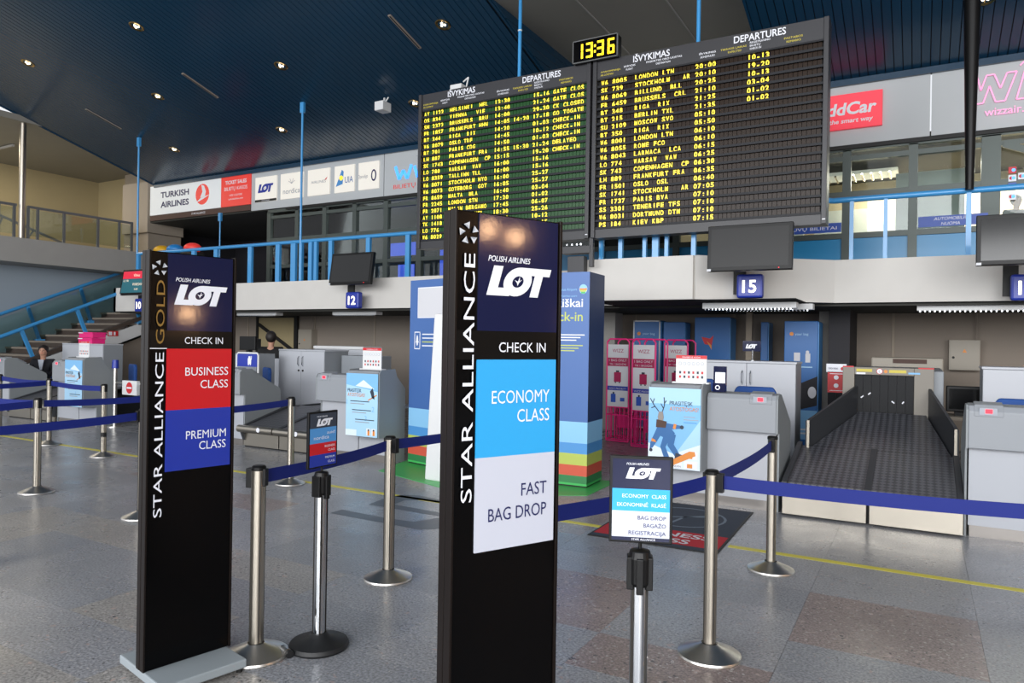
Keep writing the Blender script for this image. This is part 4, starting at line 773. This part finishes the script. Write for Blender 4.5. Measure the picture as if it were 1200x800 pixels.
# ---- cabinets
def cabinet(label, x0, x1, y, z, d=.45):
    t = thing('cabinet', label, 'cabinet', (x0, y, 0), 0, 'white door cabinets'); w = x1-x0; MB().box(0, w, .02, d, .06, z-.025, 'cabinet_side').build('body', t); MB().box(-.01, w+.01, -.0, d+.01, z-.025, z, 'cabinet_white').build('top', t, bevel=.003); MB().box(.02, w-.02, .04, d, 0, .06, 'black_matt').build('plinth', t)
    for i in (0, 1):
        dd = MB().box(i*w/2+.003, (i+1)*w/2-.003, 0, .02, .07, z-.03, 'cabinet_white').build('door', t, bevel=.002); hx = w/2+(-.05 if i == 0 else .05)
        MB().tube([(hx, 0, z-.12), (hx, -.03, z-.15), (hx, -.03, z-.26), (hx, 0, z-.29)], .008, 'chrome', 8).build('handle', dd, smooth=True); MB().cyl((hx, 0, z-.37), (hx, -.012, z-.37), .018, 'groove', 10).build('lock', dd)
    return t
cabinet('white two-door cabinet behind the deer poster desk', -2.45, -1.30, 9.2, 1.445); cabinet('white two-door cabinet behind the desk right of the left totem', -10.08, -8.97, 9.2, 1.44, .6); cabinet('white two-door cabinet carrying two pink boxes, left', -17.08, -15.5, 9.2, 1.445); cabinet('white cabinet at the right picture edge', .585, 1.75, 9.2, 1.45)
t = thing('counter_block', 'cream topped low unit behind the cabinet near number 12', 'cabinet', (-10.4, 10.4, 0)); MB().box(0, 1.25, 0, .5, 0, 1.44, 'cabinet_white').box(-.02, 1.27, -.02, .52, 1.44, 1.5, 'white_paint').build('body', t, bevel=.01)
t = thing('counter_block', 'grey unit between the cabinet and the desk under number 12', 'cabinet', (-8.9, 9.55, 0)); MB().box(0, .8, 0, .4, 0, 1.35, 'cabinet_side').build('body', t, bevel=.01)
t = thing('counter_block', 'low white block between the man in black and the blue chair', 'cabinet', (-10.7, 9.6, 0)); MB().box(0, .55, 0, .4, 0, 1.25, 'cabinet_white').build('body', t, bevel=.01)
for x, z, nm in ((-16.62, 1.445, 'lower'), (-16.60, 1.575, 'upper')):
    t = thing('storage_box', 'pink storage box on the left cabinet, '+nm+' of two', 'box', (x, 9.3, z), 0, 'pink boxes'); MB().box(0, .53, 0, .3, 0, .11, 'pink').build('box', t, bevel=.005); MB().box(-.01, .54, -.01, .31, .095, .125, 'pink').box(.0, .18, -.014, -.01, .1, .12, 'ink_white').build('lid', t, bevel=.003)
t = thing('desk_flag', 'small navy airline flag on a chrome rod on the white cabinet', 'flag', (-1.83, 9.32, 1.445)); MB().cyl((0, 0, 0), (0, 0, .13), .008, 'chrome').cyl((0, 0, 0), (0, 0, .01), .05, 'chrome', 16).build('rod', t, smooth=True); f = MB().box(-.12, .1, -.006, .006, .12, .25, 'vinyl_navy').build('panel', t); p = Pr((0, -.008, 0), X, Z); logo(p, -.085, .155, .055, w=.14); p.build('lettering', t)
# ---- baggage belts
def conveyor(label, x0, x1, roller, far=9.6, zf=.30):
    t = thing('baggage_conveyor', label, 'conveyor', (x0, 7.35, 0), 0, 'baggage conveyors'); w = x1-x0; m = w/2
    for a, c in ((0, m-.006), (m+.006, w)): MB().box(a+.01, c-.004, .0+(.06 if roller else 0), .06+(.06 if roller else 0), .02, zf-.05, 'steel_satin').build('front_panel', t, bevel=.002)
    MB().box(.02, w-.02, .08, 1.05, 0, .2, 'black_matt').build('frame', t)
    z1 = .56
    for a, c in ((.05, m-.03), (m+.03, w-.05)): MB().prism([(.03, zf-.02), (.03, zf+.02), (1.05, z1), (1.05, z1-.04)], 'x', a, c, 'belt_diamond').build('belt', t)
    for a, c in ((0, .05), (w-.05, w)): MB().prism([(0, zf-.06), (0, zf+.03), (1.05, z1+.04), (1.05, .1), (0.05, .1)], 'x', a, c, 'belt_rubber').build('side_rail', t, bevel=.003)
    MB().prism([(0.02, zf-.0), (.02, zf+.026), (1.05, z1+.02), (1.05, z1-.02)], 'x', m-.03, m+.03, 'belt_rubber').build('centre_strip', t)
    if roller:
        for k, (a, c) in enumerate(((0, m-.01), (m+.01, w))):
            r = MB().cyl((a, -.02, zf), (c, -.02, zf), .055, 'steel_satin', 20).build('roller', t, smooth=True); cx = (a+c)/2+.1
            MB().cyl((cx, -.078, zf+.01), (cx, -.07, zf+.01), .035, 'ink_white', 14).build('sticker', r)
    xl0, xr0 = .2, w+.02; L = far-7.35
    if not roller:
        a0, a1, b0, b1 = .14, w-.06, .52, 1.22
        MB().add([(a0, 1.07, z1-.01), (a1, 1.07, z1-.01), (b1, L, .86), (b0, L, .86), (a0, 1.07, z1-.06), (a1, 1.07, z1-.06), (b1, L, .8), (b0, L, .8)], [(0, 1, 2, 3), (7, 6, 5, 4), (4, 5, 1, 0), (5, 6, 2, 1), (6, 7, 3, 2), (7, 4, 0, 3)], 'belt_diamond').build('upper_belt', t)
        for p0, p1, q in ((a0-.03, b0-.02, -1), (a1+.03, b1+.02, 1)):
            MB().add([(p0, 1.0, z1-.2), (p1, L, .7), (p1, L, 1.17), (p0, 1.0, .83), (p0+q*.03, 1.0, z1-.2), (p1+q*.03, L, .7), (p1+q*.03, L, 1.17), (p0+q*.03, 1.0, .83)], [(0, 1, 2, 3), (7, 6, 5, 4), (4, 5, 1, 0), (5, 6, 2, 1), (6, 7, 3, 2), (7, 4, 0, 3)], 'belt_rubber').build('side_guard', t, bevel=.003)
            MB().box(p0-.012, p0+.012, .985, 1.0, .3, .84, 'steel_satin').build('guard_edge', t)
        MB().box(.2, 1.25, 1.1, L, 0, .5, 'black_matt').build('support', t)
    else:
        MB().box(.1, w-.1, 1.0, 2.0, z1-.08, z1-.02, 'belt_diamond').box(.1, .16, 1.0, 2, 0, z1, 'belt_rubber').box(w-.16, w-.1, 1, 2, 0, z1, 'belt_rubber').build('rear_belt', t)
    return t
conveyor('baggage belt rising to the scanner between the two right desks', -1.155, .345, False)
conveyor('baggage belt with steel front rollers between the left totem and desk 12', -8.85, -7.345, True, zf=.28); conveyor('baggage belt beside the seated woman at the left edge', -15.65, -13.99, True, zf=.28)
# baggage scanner
t = thing('baggage_scanner', 'grey baggage scanner with black curtain at the end of the right belt', 'scanner', (-.82, 9.6, 0))
MB().box(0, .13, 0, .12, .3, 1.40, 'portal').box(.76, .96, 0, .12, .3, 1.40, 'portal').box(.13, .76, 0, .12, 1.31, 1.40, 'portal').build('portal', t, bevel=.006)
MB().box(.03, 1.06, .12, 1.9, .3, 1.37, 'cabinet_side').build('housing', t, bevel=.01); MB().box(.05, .95, .02, 1.8, 0, .3, 'black_matt').build('stand', t); MB().box(0, .12, -.004, .01, 1.395, 1.41, 'red').box(.8, .96, -.004, .01, 1.395, 1.41, 'red').build('corner_trim', t)
for k in range(7): MB().box(.135+k*.09, .135+k*.09+.086, .03+.004*(k % 2), .036+.004*(k % 2), .86, 1.315, 'curtain').build('curtain_strip', t)
p = Pr((0, -.001, 0), X, Z).rect(.15, 1.345, .17, .035, 'flap_yellow' if False else 'ink_yellow').rect(.15, 1.315, .1, .02, 'ink_white').rect(.5, 1.34, .18, .035, 'ink_yellow').disc(.4, 1.355, .034, 'red').disc(.4, 1.355, .028, 'ink_white', 2).text('L', .392, 1.34, .03, 'text_dark', l=3).disc(.465, 1.355, .02, 'orange').rect(.7, 1.33, .12, .02, 'poster_mid'); p.build('labels', t)
b = MB()
for x, z, a in ((.2, 1.03, 1), (.28, 1.07, .9), (.56, .98, -1), (.64, .98, .6)): b.beam((x, .026, z), (x+.03*a, .026, z+.025), .004, .014, 'ink_white')
b.build('tape_bits', t, kind='stuff')
t = thing('machine_housing', 'low brown machine with a red strip behind the scanner', 'machine', (-.62, 11.6, 0)); MB().box(0, .9, 0, .5, 0, 1.5, 'elbox').build('housing', t, bevel=.02); MB().box(.28, .7, -.01, 0, 1.42, 1.48, 'brown').build('strip', t)
for x0, x1, y, z0, z1, nm in ((.394, .815, 13.5, 1.30, 1.78, 'right of the scanner'), (-13.99, -13.52, 13.5, 1.30, 1.87, 'behind the man in black')):
    t = thing('electrical_box', 'grey beige electrical box on the back wall, '+nm, 'electrical box', (x0, y-.1, z0)); MB().box(0, x1-x0, 0, .2, 0, z1-z0, 'elbox').build('box', t, bevel=.006); d = MB().box(.02, x1-x0-.02, -.01, 0, .02, z1-z0-.02, 'elbox').cyl((.06, -.02, .2), (.06, -.01, .2), .02, 'black_matt', 8).build('door', t); Pr((0, -.012, 0), X, Z).poly([((x1-x0)/2-.03, .28), ((x1-x0)/2+.03, .28), ((x1-x0)/2, .34)], 'orange').build('warning_mark', t); MB().cyl((x1-x0-.05, .1, z1-z0), (x1-x0-.05, .1, 2.25-z0), .012, 'wall_taupe', 6).build('cable', t)
t = thing('computer_monitor', 'black bulky computer monitor right of the scanner', 'monitor', (.46, 9.9, .87)); MB().box(-.19, .18, 0, .1, .03, .33, 'black_plastic').prism([(-.15, .1), (.14, .1), (.08, .35), (-.1, .35)], 'z', .06, .3, 'black_plastic').build('case', t, bevel=.01); MB().box(-.1, .1, .05, .2, -.02, .03, 'black_plastic').build('foot', t); MB().box(-.16, .15, -.004, 0, .06, .3, 'screen_black').build('screen', t)
t = thing('side_table', 'small wooden table under the black computer monitor', 'table', (.49, 9.9, 0)); MB().box(-.2, .22, -.15, .35, .81, .85, 'wall_beige').build('table_top', t); [MB().box(x-.02, x+.02, y-.02, y+.02, 0, .81, 'rail_grey').build('leg', t) for x in (-.17, .19) for y in (-.1, .3)]
t = thing('computer_monitor', 'black computer monitor beside the man in black', 'monitor', (-10.15, 8.55, 1.42)); MB().box(-.2, .2, 0, .05, 0, .24, 'black_plastic').prism([(-.15, .05), (.15, .05), (.1, .22), (-.1, .22)], 'z', .03, .2, 'black_plastic').box(-.03, .03, .0, .1, -.06, .02, 'black_plastic').build('case', t, bevel=.01); t = thing('desk_shelf', 'dark shelf unit carrying the monitor by the man in black', 'shelf', (-10.15, 8.6, 0)); MB().box(-.3, .3, -.1, .3, 0, 1.36, 'cabinet_side').build('body', t)
t = thing('window_opening', 'yellow lit opening with diagonal bar behind the man in black', 'window', (-15.25, 13.55, .9)); MB().box(-.4, 1.0, .0, .02, 0, 1.3, 'wall_yellow').build('panel', t); MB().box(-.45, -.38, -.04, .02, 0, 1.36, 'black_matt').box(.98, 1.1, -.04, .02, 0, 1.36, 'black_matt').box(-.4, 1.0, -.04, .02, 1.28, 1.36, 'black_matt').beam((-.35, -.03, 1.1), (.98, -.03, .4), .04, .08, 'black_matt').build('frame', t)
# signs by the belts
t = thing('trolley_sign', 'blue suitcase sign in a white tube frame right of the left totem', 'sign', (-9.27, 7.62, 1.1)); MB().tube([(0, 0, 0), (0, 0, .26), (.03, 0, .30), (.45, 0, .30), (.48, 0, .27), (.48, 0, 0)], .014, 'white_paint', 8).build('frame', t, smooth=True); MB().box(.02, .46, -.01, .01, .09, .285, 'vinyl_blue').build('panel', t); Pr((0, -.012, 0), X, Z).rect(.26, .13, .075, .09, 'ink_white').rect(.275, .22, .045, .03, 'ink_white').rect(.335, .2, .012, .055, 'ink_white').disc(.275, .122, .012, 'ink_white').disc(.32, .122, .012, 'ink_white').build('pictogram', t)
t = thing('red_notice', 'red airline notice with two white discs on a black pole before the blue box', 'sign', (-.985, 10.6, 0)); MB().box(-.125, .125, 0, .01, 1.295, 1.408, 'ink_white').box(-.107, .137, 0, .01, 1.021, 1.30, 'red').build('panel', t); MB().cyl((0, .02, 0), (0, .02, 1.1), .012, 'black_matt').cyl((0, .02, 0), (0, .02, .015), .12, 'black_matt', 16).build('pole', t, smooth=True); Pr((0, -.001, 0), X, Z).text('TURKISH AIRLINES', -.1, 1.335, .024, 'ink_navy', w=.12).disc(.077, 1.345, .024, 'red').disc(.0, 1.225, .03, 'ink_white').disc(.0, 1.115, .03, 'ink_white').rect(-.08, 1.27, .18, .008, 'ink_white').rect(-.08, 1.045, .18, .006, 'ink_white').build('print', t)
t = thing('gate_post', 'thin chrome post with no-entry plate left of the left totem', 'sign', (-12.53, 7.67, 0)); MB().cyl((0, 0, 0), (0, 0, 1.05), .035, 'steel', 16).cyl((0, 0, 0), (0, 0, .02), .13, 'steel', 20).build('pole', t, smooth=True); MB().cyl((0, 0, 1.05), (0, 0, 1.2), .06, 'vinyl_blue', 16, .05).build('cap', t); MB().box(.32, .74, -.07, -.01, .60, .85, 'white_paint').build('plate', t, bevel=.004); MB().beam((0, 0, .8), (.8, -.0, .8), .03, .03, 'steel').build('arm', t); Pr((0, -.072, 0), X, Z).disc(.53, .725, .09, 'red', ry=.10).rect(.46, .71, .14, .03, 'ink_white', 2).build('mark', t)
# ---- blue kiosks
def kiosk(label, x, y, w, d, rz, H, face):
    t = thing('info_kiosk', label, 'kiosk', (x, y, 0), rz, 'tall blue kiosks'); lv = [(0.02, .045, 'mint_green'), (.045, .13, 'leaf_green'), (.13, .25, 'brick_red'), (.25, .38, 'lime'), (.38, .5, 'mid_blue'), (.5, .74, 'sky_blue'), (.74, H, 'kiosk_blue')]
    for a, c, m in lv:
        MB().box(0, w, 0, d, a, c, m).build('colour_band', t)
    MB().box(.01, w-.01, .01, d-.01, 0, .02, 'black_matt').build('plinth', t)
    MB().box(w-.002, w+.002, .001, d-.001, .745, H-.001, 'kiosk_navy').build('side_panel', t)
    p = Pr((0, -.001, 0), X, Z); face(p); p.build('lettering', t); return t
def face_r(p):
    w = .98
    p.text('Savarankiškai', w-.075, 2.045, .10, 'ink_white', al='r', w=.80, bold=.01).text('Self check-in', w-.075, 1.885, .11, 'lime', al='r', w=.78, bold=.01).text('Vilnius Airport', w-.15, 2.23, .03, 'sky_blue', al='r').text('self-service centre', w-.15, 2.16, .022, 'sky_blue', al='r')
    p.disc(w-.075, 2.245, .05, 'sky_blue', ry=.055).rect(w-.12, 2.235, .09, .02, 'orange', 3).rect(w-.115, 2.215, .08, .02, 'lime', 3).rect(w-.10, 2.195, .05, .02, 'mint_green', 3)
    for i in range(3): p.rect(w-.55, 1.72-.03*i, .5-.05*i, .012, 'ink_white').rect(w-.5, 1.60-.03*i, .43-.05*i, .012, 'lime')
kiosk('tall blue kiosk with striped foot, right of the centre totem', -4.225, 7.40, .98, .50, RD(3), 2.44, face_r)
def face_l(p):
    p.rect(.16, 1.93, .6, .40, 'ink_white').rect(.17, 1.94, .58, .38, 'poster_paper', 2)
    p.frame(.10, 1.52, .12, .23, .012, 'ink_white').disc(.16, 1.635, .02, 'ink_white', 2, ry=.07).poly([(.115, 1.6), (.16, 1.66), (.205, 1.6), (.16, 1.63)], 'ink_white', 3)
    for i, (x_, m) in enumerate(((.30, 'ink_white'), (.30, 'ink_white'), (.1, 'lime'), (.3, 'ink_white'))): p.rect(.26, 1.71-.05*i, .28, .014, m)
kiosk('tall blue kiosk with white screen left of the centre totem', -5.93, 7.66, .95, .45, RD(-14), 2.43, face_l)
t = thing('self_service_machine', 'white leaning self-service machine before the left blue kiosk', 'kiosk', (-5.05, 6.84, 0), RD(-5)); MB().prism([(0, 0), (.11, 1.95), (.7, 1.95), (.7, 0)], 'y', 0, .35, 'white_paint').build('body', t, bevel=.02); MB().box(.3, .6, -.01, .0, 1.2, 1.6, 'screen_black').build('screen', t); MB().box(.35, .5, -.02, 0, .9, 1.0, 'rail_grey').build('slot', t)
# ---- pink baggage sizers
def sizer(label, x, y, w, rz):
    t = thing('baggage_sizer', label, 'baggage sizer', (x, y, 0), rz, 'pink baggage sizers'); d = .42; r = .014
    for yy, nm in ((0, 'front_frame'), (d, 'rear_frame')): MB().tube([(0, yy, .02), (0, yy, 1.66), (.05, yy, 1.71), (w-.05, yy, 1.71), (w, yy, 1.66), (w, yy, .02), (0, yy, .02)], r, 'pink', 8).build(nm, t, smooth=True)
    for z in (.05, .45, .58):
        MB().tube([(0, 0, z), (w, 0, z), (w, d, z), (0, d, z), (0, 0, z)], .011, 'pink', 6).build('hoop', t)
    for k in range(1, 5): MB().cyl((w*k/5, 0, .05), (w*k/5, 0, .58), .010, 'pink', 6).build('bar', t); MB().cyl((w*k/5, d, .05), (w*k/5, d, .58), .010, 'pink', 6).build('bar', t)
    for k in range(1, 4): MB().cyl((w, d*k/4, .05), (w, d*k/4, .58), .010, 'pink', 6).build('bar', t); MB().cyl((0, d*k/4, .05), (0, d*k/4, .58), .010, 'pink', 6).build('bar', t)
    MB().box(.03, w-.03, d-.06, d-.03, .2, .42, 'pink').build('bottom_panel', t)
    MB().box(.016, w-.016, -.008, .004, .59, 1.62, 'poster_paper').build('poster_board', t); p = Pr((0, -.009, 0), X, Z)
    p.rect(.016, 1.26, w-.032, .14, 'pink_dark').text('1 BAG ONLY', w/2, 1.34, .04, 'poster_paper', al='c', w=w-.08).text('TIK 1 BAGAŽAS', w/2, 1.28, .03, 'poster_paper', al='c', w=w-.1).text('WIZZ', w/2, 1.49, .06, 'pink_dark', al='c', w=w*.5)
    p.rect(w*.33, 1.0, w*.32, .16, 'pink_dark').rect(w*.42, 1.16, w*.14, .03, 'text_dark').disc(w*.4, .99, .012, 'text_dark').disc(w*.58, .99, .012, 'text_dark')
    p.rect(.016, .86, w-.032, .07, 'vinyl_blue').text('WIZZ PRIORITY', w/2, .875, .03, 'poster_paper', al='c', w=w-.08).rect(w*.2, .66, w*.22, .14, 'film_blue').rect(w*.28, .8, w*.08, .03, 'text_dark').rect(w*.62, .68, w*.2, .06, 'film_blue'); p.build('poster_print', t)
    return t
sizer('pink baggage sizer beside the right blue kiosk, front left one', -4.56, 11.25, .40, RD(-4)); sizer('pink baggage sizer half behind the deer poster, front right one', -3.97, 10.85, .40, RD(-8)); sizer('pink baggage sizer farther back, half hidden by the front right one', -3.78, 11.9, .40, RD(-2))
# ---- blue display boxes under the slab
def bluebox(label, x0, x1, y, z, d, extra):
    t = thing('display_box', label, 'display', (x0, y, 0), 0, 'blue display boxes'); w = x1-x0; MB().box(0, w, 0, d, .05, z, 'poster_blue').build('box', t, bevel=.01); MB().box(.02, w-.02, .02, d-.02, 0, .05, 'black_matt').build('plinth', t)
    p = Pr((0, -.002, 0), X, Z)
    if extra == 'bird': p.poly([(w*.2, z-.35), (w*.45, z-.38), (w*.55, z-.32), (w*.5, z-.5), (w*.3, z-.48)], 'red').poly([(w*.35, z-.42), (w*.5, z-.5), (w*.5, z-.58)], 'orange', 2).disc(w*.72, z-1.05, .09, 'poster_paper', ry=.06).disc(w*.85, z-1.07, .08, 'poster_paper', ry=.045)
    if extra == 'frame': p.frame(0, .05, w, z-.05, .025, 'ink_silver').disc(w*.22, z-.25, .035, 'orange', 2).text('airBaltic' if False else 'your bag', w*.35, z-.27, .045, 'poster_lblue', w=w*.45).disc(w*.3, z-.62, .03, 'poster_paper').rect(w*.24, z-.8, .07, .15, 'poster_paper').disc(w*.7, z-.6, .03, 'poster_paper').rect(w*.65, z-.8, .06, .17, 'poster_paper')
    if extra == 'bag': p.disc(w*.22, z-.2, .03, 'orange').text('your bag', w*.32, z-.22, .04, 'poster_lblue', w=w*.4).rect(w*.3, z-.62, .09, .13, 'poster_paper').disc(w*.7, z-.48, .025, 'poster_paper').rect(w*.64, z-.64, .07, .14, 'poster_paper').rect(w*.1, z-.72, w*.75, .015, 'poster_lblue').poly([(w*.35, z-1.0), (w, z-.85), (w, z-1.3), (w*.3, z-1.4)], 'room_dark', 2).disc(w*.85, z-1.1, .06, 'poster_paper', 3, ry=.09).rect(0, .2, w, .45, 'poster_mid', 2).disc(w*.4, .55, .05, 'orange', 3).rect(w*.1, .34, w*.6, .025, 'ink_white', 3).rect(w*.1, .28, w*.6, .025, 'ink_white', 3)
    p.build('print', t); MB().box(w, w+.012, .02, d, .06, z-.02, 'mid_blue').build('side_panel', t); return t
bluebox('dark blue display box with silver frame behind the pink stands, left', -4.75, -4.22, 13.0, 2.08, .35, 'frame'); bluebox('darker blue display box beside the silver framed one', -4.18, -3.78, 13.05, 2.05, .35, ''); bluebox('blue display box with a red bird picture behind the white cabinet', -3.55, -2.93, 12.9, 2.13, .45, 'bird'); bluebox('narrow blue display box edge behind the airline flag', -2.42, -2.3, 13.0, 2.05, .4, '')
bluebox('blue display box with bag pictures left of the scanner', -1.86, -1.37, 11.9, 2.03, .5, 'bag')
struct(MB().box(-1.25, -.95, 12.2, 13.6, 0, 2.25, 'room_dark').build('door_1')); 
# ---- floor mat
t = thing('floor_mat', 'navy and red business class floor mat before the deer poster desk', 'mat', (-2.446, 5.644, 0), RD(1.5)); MB().box(0, 1.09, 0, 1.62, 0, .008, 'black_matt').build('backing', t, bevel=.003); p = Pr((0, 0, .0085), X, Y)
p.rect(.02, .02, 1.05, 1.58, 'mat_navy', 0).rect(.02, .10, 1.05, .42, 'mat_red', 1).text('BUSINESS', .57, .33, .13, 'poster_paper', al='c', w=.78, bold=.02).text('CLASS', .57, .14, .13, 'poster_paper', al='c', w=.5, bold=.02).text('STAR ALLIANCE', .3, .04, .035, 'ink_grey')
for i in range(28):
    a0, a1 = 2*pi*i/28, 2*pi*(i+1)/28; p.line(.55+.38*cos(a0), 1.05+.38*sin(a0), .55+.38*cos(a1), 1.05+.38*sin(a1), .025, 'mat_line', 2)
p.line(.25, .9, .75, 1.15, .03, 'mat_line', 2).line(.55, 1.05, .85, 1.28, .03, 'mat_line', 2).line(.55, 1.0, .5, .75, .03, 'mat_line', 2); p.build('mat_print', t)
tag(MB().prism([(0, 0), (.09, .02), (.13, .09), (.05, .06), (.01, .07)], 'z', 0, .02, 'ink_white').build('paper_scrap', loc=(-11.55, 4.9, 0)), 'small crumpled white paper scrap on the floor at the far left', 'litter')
for x, c, nm in ((-17.6, 'toy_yellow', 'yellow'), (-17.05, 'toy_blue', 'blue'), (-16.35, 'name_panel_red', 'red')):
    t = thing('ride_car', nm+' rounded ride toy behind the blue railing under the airline sign', 'toy', (x, 12.0, 2.72)); MB().box(-.22, .22, -.22, .22, 0, 1.1, 'black_matt').build('base', t, bevel=.05); MB().ball((0, 0, 1.2), .25, c, 14, (1, .8, .55)).build('shell', t, smooth=True)
# ---- people
def skinmesh(name, parent, pts, edges, radii, m, root=0, sub=1):
    me = bpy.data.meshes.new(name); me.from_pydata(pts, edges, []); me.materials.append(M[m]); o = bpy.data.objects.new(name, me); COL.objects.link(o); o.parent = parent
    md = o.modifiers.new('skin', 'SKIN'); md.use_smooth_shade = True
    sv = me.skin_vertices[0].data
    for i, r in enumerate(radii): sv[i].radius = r if isinstance(r, tuple) else (r, r)
    sv[root].use_root = True
    s = o.modifiers.new('subsurf', 'SUBSURF'); s.levels = sub; s.render_levels = sub; return o
def person(label, x, y, rz, J, trouser, coat, coatmat, legmat, hairback=False):
    t = thing('person', label, 'person', (x, y, 0), rz)
    n = list(J.keys()); idx = {k: i for i, k in enumerate(n)}
    R_ = dict(pel=.11, wai=.09, che=.10, nec=.05, chin=.065, hea=.088, top=.06, shL=.045, elL=.035, wrL=.028, haL=.035, shR=.045, elR=.035, wrR=.028, haR=.035, hiL=.085, knL=.06, anL=.04, toL=.035, hiR=.085, knR=.06, anR=.04, toR=.035)
    E_ = [('pel', 'wai'), ('wai', 'che'), ('che', 'nec'), ('nec', 'chin'), ('chin', 'hea'), ('hea', 'top'), ('che', 'shL'), ('shL', 'elL'), ('elL', 'wrL'), ('wrL', 'haL'), ('che', 'shR'), ('shR', 'elR'), ('elR', 'wrR'), ('wrR', 'haR'), ('pel', 'hiL'), ('hiL', 'knL'), ('knL', 'anL'), ('anL', 'toL'), ('pel', 'hiR'), ('hiR', 'knR'), ('knR', 'anR'), ('anR', 'toR')]
    skinmesh('body', t, [J[k] for k in n], [(idx[a], idx[c]) for a, c in E_], [R_[k] for k in n], 'skin', idx['pel'], 2)
    ck = ['pel', 'wai', 'che', 'shL', 'elL', 'wrL', 'shR', 'elR', 'wrR']; ci = {k: i for i, k in enumerate(ck)}
    skinmesh('jacket', t, [J[k] for k in ck], [(ci[a], ci[c]) for a, c in E_ if a in ci and c in ci], [R_[k]+(.05 if k in ('pel', 'wai', 'che') else .045 if k[:2] == 'sh' else .03) for k in ck], coatmat, 0, 2)
    lk = ['pel', 'hiL', 'knL', 'anL', 'hiR', 'knR', 'anR']; li = {k: i for i, k in enumerate(lk)}
    skinmesh('trousers' if trouser else 'skirt', t, [J[k] for k in lk], [(li[a], li[c]) for a, c in E_ if a in li and c in li], [R_[k]+.03 for k in lk], legmat, 0, 2)
    b = MB()
    for k in ('toL', 'toR'): b.ball((J[k][0], J[k][1]+.05, .05), .06, 'black_matt', 10, (.8, 2, .8))
    b.build('shoes', t, smooth=True)
    h = J['hea']
    MB().ball((h[0], h[1]+.022, h[2]+.03), .115, 'hair', 16, (.92, 1.0, 1.05)).build('hair', t, smooth=True) if not hairback else MB().ball((h[0], h[1]+.02, h[2]+.03), .112, 'hair', 16, (.92, 1.0, .95)).ball((h[0], h[1]+.11, h[2]-.04), .05, 'hair', 10).build('hair', t, smooth=True)
    b = MB().ball((h[0], h[1]-.01, h[2]-.005), .098, 'skin', 14, (.82, .98, 1.18)).ball((h[0], h[1]-.105, h[2]-.005), .014, 'skin', 8, (1, 1.2, 1.6)); b.build('face', t, smooth=True)
    b = MB().ball((h[0]-.032, h[1]-.092, h[2]+.018), .010, 'ink_black', 8).ball((h[0]+.032, h[1]-.092, h[2]+.018), .010, 'ink_black', 8); b.build('eyes', t)
    MB().ball((h[0], h[1]-.093, h[2]-.05), .014, 'red', 8, (1.4, .5, .4)).build('mouth', t)
    for s, k in ((-1, 'haL'), (1, 'haR')):
        hx, hy, hz = J[k]; b = MB()
        for f in range(4): b.tube([(hx-.024+f*.016, hy-.02, hz), (hx-.026+f*.017, hy-.06-.006*(f in (1, 2)), hz-.008), (hx-.026+f*.017, hy-.085-.008*(f in (1, 2)), hz-.025)], .0085, 'skin', 6)
        b.tube([(hx-s*.025, hy, hz), (hx-s*.05, hy-.03, hz-.005), (hx-s*.052, hy-.055, hz-.01)], .009, 'skin', 6); b.build('fingers', t, smooth=True)
    return t
J = dict(pel=(0, 0, .52), wai=(0, -.02, .70), che=(0, -.03, .95), nec=(0, -.03, 1.11), chin=(0, -.05, 1.18), hea=(0, -.045, 1.27), top=(0, -.03, 1.34), shL=(-.18, -.03, 1.03), elL=(-.23, -.1, .78), wrL=(-.12, -.33, .76), haL=(-.08, -.4, .76), shR=(.18, -.03, 1.03), elR=(.23, -.1, .78), wrR=(.12, -.33, .76), haR=(.08, -.4, .76), hiL=(-.1, -.03, .5), knL=(-.12, -.45, .53), anL=(-.12, -.47, .10), toL=(-.12, -.58, .05), hiR=(.1, -.03, .5), knR=(.12, -.45, .53), anR=(.12, -.47, .10), toR=(.12, -.58, .05))
w = person('woman in dark jacket and pale blouse sitting between the left desks', -16.92, 8.72, RD(48), J, False, 1, 'cloth_navy', 'cloth_black', True)
MB().prism([(-.02, .86), (-.055, 1.08), (.055, 1.08), (.02, .86)], 'y', -.215, -.17, 'shirt_white').build('blouse', w)
J = dict(pel=(0, 0, .92), wai=(0, 0, 1.08), che=(0, 0, 1.32), nec=(0, 0, 1.47), chin=(0, -.02, 1.54), hea=(0, -.015, 1.63), top=(0, 0, 1.70), shL=(-.19, 0, 1.40), elL=(-.24, -.08, 1.15), wrL=(-.2, -.3, 1.12), haL=(-.18, -.37, 1.12), shR=(.19, 0, 1.40), elR=(.24, -.08, 1.15), wrR=(.2, -.3, 1.12), haR=(.18, -.37, 1.12), hiL=(-.1, 0, .88), knL=(-.11, -.03, .48), anL=(-.11, 0, .09), toL=(-.11, -.12, .05), hiR=(.1, 0, .88), knR=(.11, -.03, .48), anR=(.11, 0, .09), toR=(.11, -.12, .05))
person('man in black seen from behind under the slab, left of number 12', -11.18, 10.0, RD(215), J, True, 1, 'cloth_black', 'cloth_black')
J2 = {k: (v[0], v[1], v[2]) for k, v in J.items()}
t = person('dark-haired person behind the office glass at the right edge', 1.32, 14.2, RD(20), J2, True, 1, 'cloth_navy', 'cloth_black'); t.location.z = 2.78; t.scale = (.78, .78, .78)
